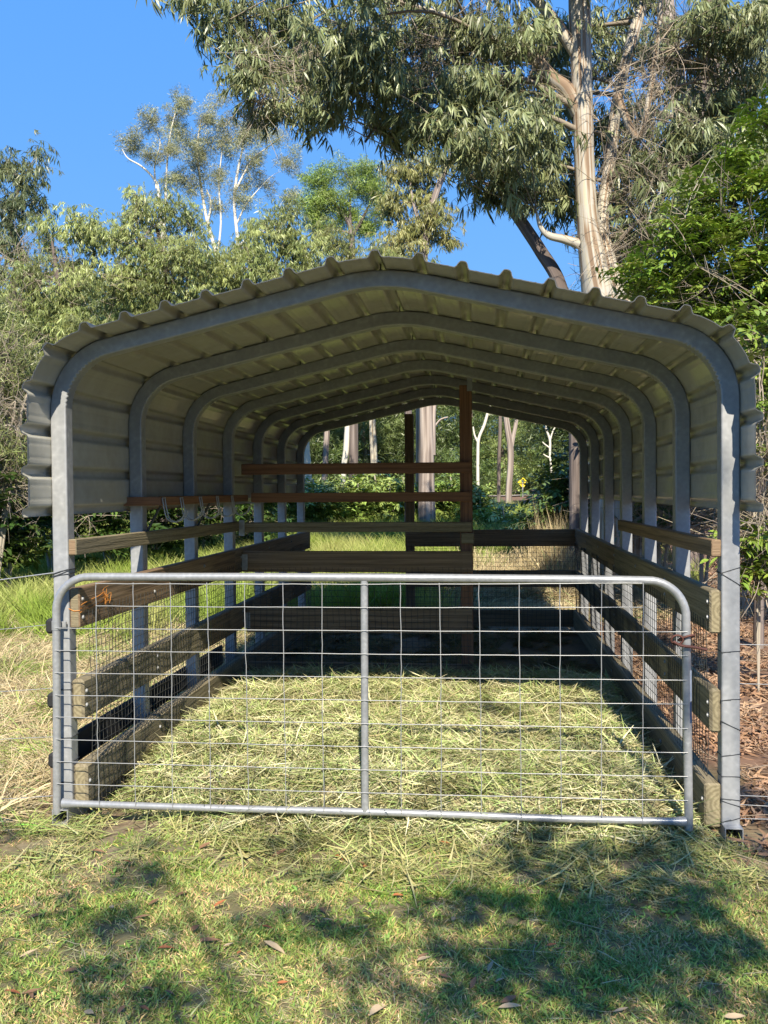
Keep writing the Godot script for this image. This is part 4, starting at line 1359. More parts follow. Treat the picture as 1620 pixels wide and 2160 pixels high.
# ---------------------------------------------------------------- vegetation
func build_trees() -> void:
	var gg1 := Color(0.18, 0.225, 0.098)
	var gg2 := Color(0.285, 0.315, 0.155)
	# the tall pale gum over the shelter
	tree("gum_tree", "tall pale smooth-barked gum rising behind the shelter's right roof", "tree", "", 13.0, 1310, 88,
		[[[1292, 800, 82], [1262, 620, 68], [1240, 470, 46], [1232, 330, 42], [1228, 200, 43], [1224, 60, 46], [1220, -120, 46], [1212, -330, 38], [1205, -560, 26]],
		["b", [1330, 760, 50], [1300, 620, 38], [1282, 545, 34], [1270, 470, 30, 0.3], [1285, 350, 26, 0.5], [1304, 200, 24, 0.6], [1340, 60, 26, 0.6], [1372, -60, 24, 0.8], [1420, -300, 18, 1.0]],
		[[1222, 240, 34], [1196, 190, 32], [1165, 165, 28], [1125, 122, 26], [1082, 114, 20], [1030, 80, 16], [960, 40, 12], [860, 10, 9]],
		[[1225, 130, 26], [1150, 20, 22], [1050, -70, 18], [900, -130, 14], [700, -150, 9]],
		[[1222, 515, 22], [1190, 505, 18], [1158, 497, 15], [1140, 478, 10], [1132, 450, 5]],
		[[1300, 200, 18], [1345, 290, 14], [1370, 200, 12], [1390, 60, 12], [1396, -60, 10]]],
		[[420, -10, 55, 40], [450, 60, 35, 45], [520, 40, 70, 60], [500, 130, 45, 50], [560, 120, 70, 60], [540, 215, 45, 45], [620, 60, 80, 70], [640, 160, 70, 60], [600, 220, 60, 30], [720, 50, 80, 70], [720, 160, 80, 60], [700, 230, 60, 30],
		[810, 60, 80, 70], [800, 170, 80, 60], [790, 255, 60, 40], [900, 80, 80, 70], [890, 180, 80, 60], [870, 260, 60, 40], [980, 60, 80, 60], [970, 170, 70, 60], [950, 270, 60, 40], [1060, 60, 60, 50], [1050, 190, 70, 60], [1020, 290, 60, 50], [1110, 260, 70, 60],
		[1060, 370, 55, 45], [1130, 350, 60, 60], [1115, 405, 48, 32], [1170, 430, 45, 60, 1.3], [1150, 200, 40, 60, 1.2], [1180, 300, 35, 60, 1.2], [1180, 60, 30, 60, 1.2], [1290, 120, 40, 60, 1.0], [1290, 420, 50, 60, 1.1], [1320, 330, 60, 60, 1.2], [1360, 440, 50, 60], [1340, 530, 50, 50], [1290, 560, 30, 50, 1.0],
		[1390, 330, 50, 50], [1420, 260, 50, 50], [1380, 130, 40, 60], [1450, 100, 40, 60], [1560, 60, 60, 60], [1600, 160, 40, 60], [1150, 120, 50, 60, 1.3], [1115, 50, 50, 50], [1195, 190, 30, 60, 1.2], [1195, 390, 35, 60, 1.2], [1300, 250, 60, 60, 1.2], [1480, 300, 60, 50], [1545, 330, 60, 50], [1605, 320, 50, 60], [1275, 50, 45, 60, 1.1], [1350, -20, 60, 50], [1480, 20, 60, 50], [1540, 190, 60, 60], [1440, 420, 60, 50], [1400, 490, 60, 50], [1590, 60, 50, 60], [1250, 470, 40, 40, 1.2], [990, 230, 60, 40], [600, -120, 150, 80], [850, -130, 150, 80], [1080, -130, 130, 80], [1300, -150, 120, 80]],
		7600, "gum", gg1, gg2, M.gum_bark, {"kinds": 3, "spread": 0.30, "rough": 0.035, "sides": 16, "per": 8, "deep": 1.1, "per_clump": 9.0, "brown": 0.03, "jit": 2.2,
		"dead": [[1000, 110, 90, 110, 26], [1080, 170, 100, 120, 28], [880, 130, 150, 110, 30], [680, 180, 140, 70, 26], [1340, 220, 110, 160, 34], [1340, 420, 90, 140, 26], [1420, 120, 90, 120, 20], [540, 170, 50, 70, 14], [1290, 540, 40, 80, 14]]})
	# leaning dark limb tree
	tree("gum_tree", "leaning dark grey gum with a curved bare limb against blue sky", "tree", "", 13.4, 1216, 34,
		[[[1217, 1060, 34], [1216, 910, 32], [1206, 720, 30], [1180, 600, 28], [1140, 530, 27], [1108, 480, 26], [1082, 440, 24], [1066, 400, 20], [1045, 340, 18], [990, 268, 16], [920, 236, 14], [860, 236, 11], [800, 262, 8], [770, 300, 5]],
		[[1045, 340, 10], [1015, 372, 8], [985, 380, 5]]],
		[[1070, 385, 34, 28], [1035, 405, 24, 20], [1000, 385, 22, 14], [830, 285, 40, 25], [900, 262, 50, 25], [1010, 330, 40, 30]], 420, "gum", gg1, gg2, M.dark_bark, {"kinds": 3, "spread": 0.25, "sides": 12, "per": 8, "deep": 1.4})
	# trunks on the right
	tree("gum_tree", "dark rough trunk with drooping boughs behind the bright green bush", "tree", "", 15.5, 1450, 60,
		[[[1455, 700, 58], [1470, 330, 52], [1486, 220, 48], [1500, 110, 46], [1508, 0, 46], [1512, -200, 40]], [[1498, 150, 18], [1440, 130, 14], [1400, 110, 9]], [[1484, 230, 16], [1540, 200, 12], [1590, 180, 9]]],
		[[1560, 140, 60, 60], [1520, 260, 60, 50], [1590, 270, 50, 50], [1450, 210, 50, 60], [1600, 40, 50, 50], [1400, 60, 40, 50]], 900, "gum", gg1, gg2, M.dark_bark, {"kinds": 3, "spread": 0.34, "sides": 12, "dead": [[1480, 130, 60, 100, 24], [1560, 200, 60, 80, 24]]})
	tree("gum_tree", "pinkish grey trunk rising beside the dark rough trunk", "tree", "", 17.0, 1440, 44,
		[[[1438, 700, 42], [1436, 260, 38], [1426, 170, 36], [1412, 60, 32], [1402, -60, 30], [1395, -260, 26]], [[1432, 230, 18], [1465, 170, 14], [1520, 125, 10]], [[1434, 250, 16], [1380, 240, 12], [1340, 255, 8]]],
		[[1360, 230, 50, 50], [1340, 60, 40, 50], [1440, 340, 60, 60], [1500, 380, 60, 50]], 650, "gum", gg1, gg2, M.pink_bark, {"kinds": 3, "spread": 0.34, "sides": 12})
	# bright glossy bush on the right
	var bg1 := Color(0.135, 0.235, 0.034)
	var bg2 := Color(0.31, 0.40, 0.075)
	tree("rainforest_tree", "bushy tree of glossy bright green leaves over the shelter's right side", "tree", "", 9.2, 1600, 22,
		[[[1600, 900, 20], [1585, 700, 18], [1560, 520, 14], [1540, 400, 9]], [[1590, 760, 12], [1480, 620, 9], [1400, 560, 6]], [[1585, 700, 12], [1640, 520, 9], [1660, 380, 6]]],
		[[1480, 500, 80, 60], [1560, 470, 70, 60], [1600, 390, 55, 55], [1420, 570, 60, 50], [1500, 610, 80, 60], [1590, 570, 60, 70], [1375, 610, 40, 40], [1440, 660, 60, 40], [1540, 700, 80, 60], [1605, 690, 55, 60], [1610, 800, 45, 60], [1600, 900, 40, 50], [1560, 360, 50, 40], [1620, 270, 40, 60], [1660, 600, 60, 120], [1680, 420, 60, 120], [1500, 420, 50, 30], [1350, 570, 30, 30], [1450, 460, 40, 30]],
		3400, "broad", bg1, bg2, M.dark_bark, {"per_clump": 12.0, "deep": 1.0, "scale": 0.8, "dead": [[1480, 560, 120, 120, 22], [1590, 760, 60, 160, 26]]})
	tree("rainforest_tree", "sparse sapling with a few bright leaf tufts by the right wall", "tree", "", 7.2, 1600, 3,
		[[[1602, 1180, 5], [1590, 1080, 4], [1606, 960, 4], [1598, 860, 3]], [[1592, 1100, 5], [1612, 1040, 4], [1625, 960, 3]], ["b", [1598, 1240, 6], [1615, 1190, 5], [1590, 1250, 4]]],
		[[1598, 1160, 16, 14], [1618, 1150, 18, 16], [1590, 1208, 14, 10], [1604, 870, 16, 12], [1612, 1210, 18, 14], [1610, 960, 20, 20], [1600, 700, 26, 30]], 75, "broad", bg1, bg2, M.dead_twig, {"spread": 0.10, "deep": 1.0, "dead": [[1600, 1000, 40, 120, 20], [1600, 1180, 40, 60, 12]]})
	# dark thicket under the right trees
	for q in [[1300, 13.6, 60], [1390, 12.6, 70], [1480, 12.0, 80], [1570, 11.2, 90], [1660, 10.2, 100], [1240, 15.5, 60], [1760, 9.6, 110]]:
		var px: float = q[0]
		var w: float = q[2]
		tree("undergrowth_bush", "dark twiggy undergrowth bush among leaf litter right of the shelter", "bush", "undergrowth along the right side", q[1], px, 10,
			[[[px, 1150, 8], [px + 6, 1060, 6], [px - 8, 960, 5], [px + 4, 820, 4]], ["b", [px + 20, 1120, 5], [px + 34, 1020, 4]]],
			[[px, 1020, w, 60], [px - 30, 930, w, 60], [px + 30, 850, w, 60], [px, 1100, w * 0.9, 40], [px + 10, 760, w, 60], [px, 680, w, 60]], 420, "broad", Color(0.085, 0.14, 0.035), Color(0.14, 0.195, 0.05), M.dead_twig, {"spread": 0.36, "deep": 1.2, "scale": 1.25, "dead": [[px, 1080, w * 0.8, 80, 30], [px, 940, w * 0.8, 80, 14]]})
	# mid-ground: slim white gums
	var wg1 := Color(0.27, 0.29, 0.15)
	var wg2 := Color(0.33, 0.33, 0.18)
	tree("white_gum", "slender white-stemmed gum with one long bare branch bent away from its crown", "tree", "", 40.0, 352, 16,
		[[[350, 640, 13], [336, 420, 9], [326, 380, 7], [300, 352, 6], [270, 334, 4], [258, 315, 2]], [[345, 520, 9], [350, 400, 7], [352, 350, 6], [358, 290, 5], [372, 230, 3]], [[330, 398, 6], [326, 350, 5], [338, 300, 4], [320, 260, 2]]],
		[[372, 245, 30, 40], [320, 262, 30, 30], [285, 305, 35, 22], [340, 325, 40, 24], [388, 310, 26, 36], [395, 380, 26, 30], [355, 385, 25, 20], [395, 215, 14, 18]], 520, "fine", wg1, wg2, M.white_bark, {"spread": 0.5, "scale": 1.45, "per_clump": 8.0, "twig_mat": M.white_bark, "deep": 1.0, "thin": 0.68})
	tree("white_gum", "slender white-stemmed gum with a bare lower trunk between two similar gums", "tree", "", 41.0, 470, 16,
		[[[468, 640, 14], [455, 535, 12], [440, 480, 10], [430, 430, 9], [421, 370, 8], [416, 310, 6], [425, 250, 4]], [[438, 470, 7], [445, 430, 6], [436, 400, 4]], [[458, 545, 8], [466, 470, 6], [462, 390, 5], [468, 320, 3]]],
		[[438, 255, 24, 36], [462, 215, 14, 20], [425, 320, 22, 30], [468, 300, 22, 30], [455, 375, 24, 24], [415, 350, 16, 26], [450, 430, 16, 20]], 380, "fine", wg1, wg2, M.white_bark, {"spread": 0.5, "scale": 1.45, "per_clump": 8.0, "twig_mat": M.white_bark, "deep": 1.0, "thin": 0.68})
	tree("white_gum", "slender white-stemmed gum with spreading branches beside the rounded green canopy tree", "tree", "", 40.5, 505, 16,
		[[[503, 640, 13], [502, 520, 11], [494, 430, 9], [500, 370, 8], [510, 320, 6], [516, 270, 4]], [[498, 400, 7], [530, 340, 5], [565, 310, 4], [600, 285, 2]], [[500, 470, 6], [520, 430, 5], [545, 400, 3]], [[503, 520, 9], [530, 498, 7], [556, 488, 5], [590, 470, 3]]],
		[[508, 275, 32, 36], [558, 285, 38, 26], [530, 335, 36, 32], [585, 295, 22, 18], [545, 395, 36, 24], [508, 425, 24, 30], [622, 350, 24, 40], [600, 420, 30, 24], [480, 260, 16, 24]], 540, "fine", wg1, wg2, M.white_bark, {"spread": 0.5, "scale": 1.45, "per_clump": 8.0, "twig_mat": M.white_bark, "deep": 1.0, "thin": 0.68})
	# round-clumped tree and pink-stemmed tree in the middle
	tree("canopy_tree", "open tree with flat rounded bright green leaf clumps behind the roof ridge", "tree", "", 30.0, 745, 22,
		[[[746, 700, 18], [742, 510, 13], [735, 470, 10], [715, 440, 7], [690, 410, 4]], [[742, 500, 9], [760, 470, 7], [775, 440, 5], [790, 410, 3]], [[740, 490, 7], [738, 430, 5], [742, 390, 3]]],
		[[672, 385, 34, 18], [725, 362, 44, 15], [775, 362, 34, 17], [695, 420, 46, 20], [760, 405, 40, 20], [805, 435, 30, 26], [660, 445, 30, 26], [715, 455, 46, 18], [795, 390, 20, 24], [680, 480, 40, 20], [770, 480, 40, 22]], 1500, "fine", Color(0.18, 0.28, 0.05), Color(0.28, 0.36, 0.085), M.dark_bark, {"spread": 0.42, "scale": 1.15, "per_clump": 10.0, "deep": 1.0})
	tree("gum_tree", "pink-stemmed gum forking to the right above the roof ridge", "tree", "", 25.0, 888, 26,
		[[[890, 700, 24], [893, 540, 20], [898, 470, 17], [914, 425, 15], [928, 385, 13], [945, 352, 11], [975, 330, 7], [1000, 318, 4]], [[895, 500, 12], [880, 455, 9], [868, 410, 7], [862, 360, 4]], [[930, 380, 8], [948, 330, 6], [935, 290, 3]]],
		[[850, 350, 40, 36], [885, 395, 40, 40], [830, 425, 36, 40], [925, 445, 26, 30], [870, 480, 46, 36], [935, 500, 22, 28], [840, 515, 50, 28], [945, 455, 12, 16], [905, 350, 24, 30], [985, 320, 24, 10]], 1350, "gum", Color(0.24, 0.26, 0.08), Color(0.35, 0.34, 0.13), M.pink_bark, {"spread": 0.38, "scale": 1.0, "per_clump": 9.0, "deep": 1.0, "kinds": 3})
	# drooping tree at the far left
	tree("gum_tree", "dark drooping gum beyond the broad yellow-green wattle", "tree", "", 21.0, -10, 26,
		[[[0, 760, 24], [30, 600, 18], [45, 540, 14], [20, 470, 10], [40, 400, 6]], [[35, 570, 10], [10, 530, 8], [-10, 500, 6]]],
		[[15, 340, 40, 36], [50, 372, 42, 30], [82, 325, 18, 24], [30, 430, 46, 46], [20, 505, 40, 40], [72, 420, 26, 36], [0, 570, 40, 46], [-60, 420, 60, 100]], 1500, "gum", Color(0.12, 0.16, 0.075), Color(0.20, 0.23, 0.11), M.dark_bark, {"spread": 0.36, "kinds": 3, "deep": 1.1})
	# yellow-green wattles on the left
	var v1 := Color(0.22, 0.28, 0.09)
	var v2 := Color(0.36, 0.41, 0.15)
	tree("wattle_tree", "broad yellow-green wattle beside the drooping gum", "tree", "wattles behind the shelter's left side", 18.5, 120, 24,
		[[[122, 800, 20], [128, 660, 14], [120, 580, 10], [110, 510, 5]], [[126, 680, 9], [180, 600, 6], [200, 530, 4]]],
		[[100, 495, 46, 34], [160, 470, 50, 34], [205, 510, 56, 46], [120, 555, 70, 50], [55, 580, 56, 50], [190, 600, 76, 50], [95, 645, 80, 50], [150, 690, 90, 50], [40, 690, 70, 60], [90, 780, 70, 50], [20, 780, 60, 70]], 3536, "big_gum", v1, v2, M.dark_bark, {"spread": 0.36, "per_clump": 26.0, "deep": 1.0, "scale": 0.66, "dead": [[60, 620, 60, 120, 26], [190, 600, 80, 80, 14]]})
	tree("wattle_tree", "tallest yellow-green wattle, its pointed top below the slim white gums", "tree", "wattles behind the shelter's left side", 19.0, 340, 24,
		[[[345, 800, 20], [352, 640, 15], [345, 560, 11], [330, 470, 6]], [[350, 620, 9], [400, 560, 7], [410, 500, 4]], [[348, 600, 9], [300, 540, 6], [290, 470, 4]]],
		[[285, 410, 12, 18], [290, 450, 46, 32], [345, 425, 50, 26], [392, 465, 46, 42], [300, 520, 66, 56], [380, 540, 66, 56], [330, 600, 90, 46], [430, 555, 46, 56], [250, 590, 50, 50], [400, 640, 80, 40], [280, 660, 70, 40], [250, 500, 30, 40]], 3808, "big_gum", v1, v2, M.dark_bark, {"spread": 0.36, "per_clump": 26.0, "deep": 1.0, "scale": 0.66, "dead": [[330, 560, 100, 90, 22]]})
	tree("wattle_tree", "yellow-green wattle between the tallest wattle and the roof ridge", "tree", "wattles behind the shelter's left side", 20.0, 540, 24,
		[[[540, 800, 20], [545, 650, 14], [530, 560, 9], [520, 520, 5]], [[545, 620, 9], [590, 540, 7], [610, 470, 4]]],
		[[470, 565, 46, 36], [520, 520, 46, 36], [572, 480, 46, 36], [612, 450, 36, 36], [560, 560, 66, 46], [632, 530, 50, 60], [500, 610, 80, 36], [620, 600, 60, 36]], 2720, "big_gum", v1, v2, M.dark_bark, {"spread": 0.36, "per_clump": 26.0, "deep": 1.0, "scale": 0.66})
	tree("wattle_tree", "low dull green wattle directly behind the roof ridge", "tree", "wattles behind the shelter's left side", 21.0, 861, 20,
		[[[861, 860, 16], [840, 700, 13], [770, 610, 10], [715, 560, 7]], [[840, 700, 8], [830, 600, 5]]],
		[[680, 505, 46, 36], [740, 525, 50, 36], [700, 570, 60, 36], [792, 545, 50, 36], [850, 565, 50, 26], [910, 570, 40, 26]], 1040, "big_gum", Color(0.19, 0.23, 0.07), Color(0.29, 0.31, 0.11), M.dark_bark, {"spread": 0.36, "per_clump": 26.0, "deep": 1.0, "scale": 0.66})
	tree("vine_tangle", "tangle of grey vines and thin leaves beside the shelter's left wall", "vine", "", 12.5, -20, 8,
		[[[0, 1150, 10], [15, 1000, 9], [-5, 880, 8], [20, 760, 6]], ["b", [40, 900, 6], [60, 820, 4], [30, 760, 3]], ["b", [-20, 960, 6], [30, 900, 5], [55, 1000, 4]]],
		[[20, 700, 40, 40], [30, 780, 30, 50], [10, 860, 34, 50], [35, 950, 24, 60], [-20, 980, 50, 90], [10, 1040, 40, 30], [-50, 800, 60, 120], [-50, 650, 60, 100]], 1500, "fine", Color(0.17, 0.21, 0.07), Color(0.27, 0.30, 0.11), M.dead_twig, {"spread": 0.3, "deep": 1.0, "dead": [[20, 820, 40, 90, 34], [20, 960, 40, 80, 26], [10, 1040, 50, 40, 14]]})
	# shrubs on the left beyond the grass
	for q in [[20, 13.0, 90, 1125, 52], [-90, 12.4, 80, 1120, 60], [110, 14.5, 80, 1110, 46], [230, 15.5, 70, 1105, 42], [330, 16.5, 70, 1100, 38], [430, 17.5, 70, 1096, 36], [520, 19.0, 70, 1090, 34], [-200, 12.0, 90, 1110, 70]]:
		var px: float = q[0]
		tree("shrub", "dense dark green shrub at the edge of the tall grass", "shrub", "shrubs behind the tall grass on the left", q[1], px, 8,
			[[[px, 1140, 8], [px + 5, 1090, 6], [px, 1040, 4]], ["b", [px - 20, 1110, 5], [px - 40, 1070, 3]]],
			[[px, q[3], q[2], q[4]], [px - 40, q[3] - 35, q[2] * 0.7, q[4]], [px + 40, q[3] - 40, q[2] * 0.7, q[4]], [px, q[3] - 80, q[2] * 0.9, 40], [px + 20, q[3] + 30, q[2], 26], [px - 10, q[3] - 140, q[2] * 0.9, 50]], 780, "broad", Color(0.045, 0.095, 0.022), Color(0.10, 0.16, 0.035), M.dead_twig, {"spread": 0.30, "deep": 1.1, "scale": 1.2, "dead": [[px, q[3] - 20, q[2], 50, 10]]})
	# trunks seen through the back of the shelter
	var back := "trunks standing behind the shelter"
	tree("stringybark_tree", "thick grey-brown furrowed trunk seen behind the shelter's centre post", "tree", "", 23.0, 900, 36,
		[[[900, 1040, 35], [900, 960, 33], [899, 880, 31], [898, 800, 30], [896, 640, 26]], [[912, 960, 14], [913, 880, 13], [918, 840, 11], [930, 780, 8]], [[914, 905, 5], [928, 886, 4], [945, 880, 3]]],
		[[880, 700, 120, 60], [960, 760, 60, 50], [840, 790, 60, 40]], 500, "gum", gg1, gg2, M.pink_bark, {"kinds": 3, "sides": 14, "rough": 0.10, "per": 8, "limbs": false})
	for q in [["slim pink trunk seen behind the shelter's left bays", 686, 27.0, 13, [[684, 1030], [687, 960], [690, 900], [692, 800], [690, 640]], "pink_bark"],
			["cream trunk leaning right behind the shelter's left bays", 724, 30.0, 13, [[724, 1000], [730, 950], [733, 900], [736, 840], [742, 700]], "white_bark"],
			["paired thin grey trunks standing behind the shelter", 784, 32.0, 8, [[786, 1000], [784, 940], [782, 880], [781, 700]], "gum_bark"],
			["white flared trunk seen at the shelter's left back post", 646, 25.0, 20, [[648, 1000], [645, 960], [643, 920], [642, 860], [640, 680]], "white_bark"],
			["thin pale trunk forking behind the centre post", 1008, 34.0, 7, [[1008, 1020], [1008, 960], [1010, 925], [1022, 895], [1034, 850]], "white_bark"],
			["blackened thin trunk beside the forked pink trunk", 1052, 34.0, 8, [[1052, 1030], [1053, 960], [1055, 900], [1056, 800]], "dark_bark"],
			["forked pink trunk left of the yellow road sign", 1074, 29.0, 14, [[1073, 1040], [1077, 980], [1076, 940], [1070, 900], [1066, 860], [1060, 760]], "pink_bark"],
			["small dead pale tree behind the shelter's right bays", 1164, 30.0, 5, [[1163, 1000], [1160, 960], [1160, 930], [1152, 905], [1146, 885]], "white_bark"]]:
		var st := []
		for p in q[4]: st.append([p[0], p[1], q[3] * (0.75 + 0.25 * (p[1] - 600.0) / 440.0)])
		var stems := [st]
		var px: float = q[1]
		if q[0].begins_with("paired"): stems.append(["b", [792, 1000, 8], [791, 940, 8], [789, 880, 7], [792, 700, 6]])
		if q[0].begins_with("forked"): stems.append([[1077, 955, 9], [1083, 920, 8], [1090, 880, 8], [1096, 800, 6]])
		if q[0].begins_with("thin pale"): stems.append([[1009, 935, 5], [1001, 918, 4], [998, 900, 3]])
		if q[0].begins_with("small dead"):
			stems.append([[1160, 945, 4], [1150, 938, 3], [1144, 932, 2]]); stems.append([[1160, 930, 4], [1166, 910, 3], [1175, 895, 2]]); stems.append([[1158, 965, 4], [1152, 962, 3], [1146, 958, 2]])
		tree("gum_tree" if not q[0].begins_with("small") else "dead_tree", q[0], "tree", "", q[2], px, q[3] * 1.1, stems, [] if q[0].begins_with("small") else [[px, 760, 60, 60], [px + 30, 690, 60, 50]], 160, "gum", gg1, gg2, M[q[5]], {"kinds": 3, "limbs": false})
	# light shrubs on the rise behind the shelter
	for q in [[660, 23.0, 44, 1040], [720, 24.0, 48, 1036], [790, 24.5, 48, 1032], [850, 25.0, 40, 1036], [600, 22.0, 44, 1040], [950, 24.0, 40, 1034], [1010, 23.0, 34, 1066], [1060, 22.0, 40, 1098], [688, 24.5, 40, 1046], [755, 23.5, 44, 1050], [820, 24.0, 44, 1048], [540, 21.0, 50, 1045]]:
		var px: float = q[0]
		tree("shrub", "light green leafy shrub on the grassy rise behind the shelter", "shrub", "light shrubs behind the shelter", q[1], px, 6,
			[[[px, q[3] + 30, 5], [px + 3, q[3], 4], [px, q[3] - 30, 3]]],
			[[px, q[3], q[2], 30], [px - 20, q[3] + 16, q[2], 24], [px + 20, q[3] + 18, q[2], 24], [px, q[3] + 36, q[2], 18]], 620, "broad", Color(0.20, 0.30, 0.06), Color(0.34, 0.41, 0.12), M.dead_twig, {"spread": 0.34, "deep": 1.2, "scale": 1.3})
	for q in [[1192, 17.0, 30, 1040], [1212, 16.0, 36, 1010], [1125, 19.0, 30, 1112], [1230, 15.0, 50, 1020], [1175, 15.0, 36, 1075]]:
		var px: float = q[0]
		tree("shrub", "dark green shrub by the grey trunk behind the shelter's right bays", "shrub", "dark shrubs behind the right bays", q[1], px, 6,
			[[[px, q[3] + 40, 5], [px + 3, q[3], 4], [px, q[3] - 30, 3]]],
			[[px, q[3], q[2], 32], [px - 16, q[3] + 20, q[2], 24], [px + 16, q[3] + 24, q[2], 24]], 300, "broad", Color(0.08, 0.135, 0.035), Color(0.135, 0.195, 0.05), M.dead_twig, {"spread": 0.28, "deep": 1.1, "scale": 1.15})
	# the wood behind everything
	var k := 0
	for q in [[560, 42], [640, 38], [700, 44], [770, 40], [840, 46], [920, 42], [1000, 63], [1060, 66], [1165, 64], [1230, 40], [1320, 38], [1420, 34], [1520, 30], [1640, 26], [470, 40], [380, 38], [290, 36], [200, 34], [100, 30], [0, 28], [-100, 26], [-220, 24], [1780, 24], [1100, 70], [980, 70], [1190, 66], [860, 66], [740, 64], [1030, 90], [1120, 88], [1220, 84], [940, 88], [1300, 60], [660, 62], [600, 56], [1265, 34], [500, 54], [1400, 50]]:
		var px: float = q[0]
		var d: float = q[1]
		var s := 42.0 / d
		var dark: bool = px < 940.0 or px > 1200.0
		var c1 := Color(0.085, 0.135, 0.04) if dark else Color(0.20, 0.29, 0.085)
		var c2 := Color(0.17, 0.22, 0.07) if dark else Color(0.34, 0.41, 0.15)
		var bl := []
		for j in 11:
			bl.append([px + rf(-60, 60) * s, lerpf(1050.0, 700.0, j / 10.0) + rf(-15, 15), 72.0 * s, 50.0 * s])
		if px < 640 or px > 1240: bl.append([px, 660, 60 * s, 40 * s])
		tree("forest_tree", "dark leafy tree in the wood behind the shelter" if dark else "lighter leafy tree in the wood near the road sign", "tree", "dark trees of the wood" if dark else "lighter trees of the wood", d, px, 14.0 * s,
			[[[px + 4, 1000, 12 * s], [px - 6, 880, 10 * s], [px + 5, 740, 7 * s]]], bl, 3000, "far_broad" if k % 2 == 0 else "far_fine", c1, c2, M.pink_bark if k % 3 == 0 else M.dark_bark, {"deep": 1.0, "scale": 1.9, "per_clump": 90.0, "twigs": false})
		k += 1

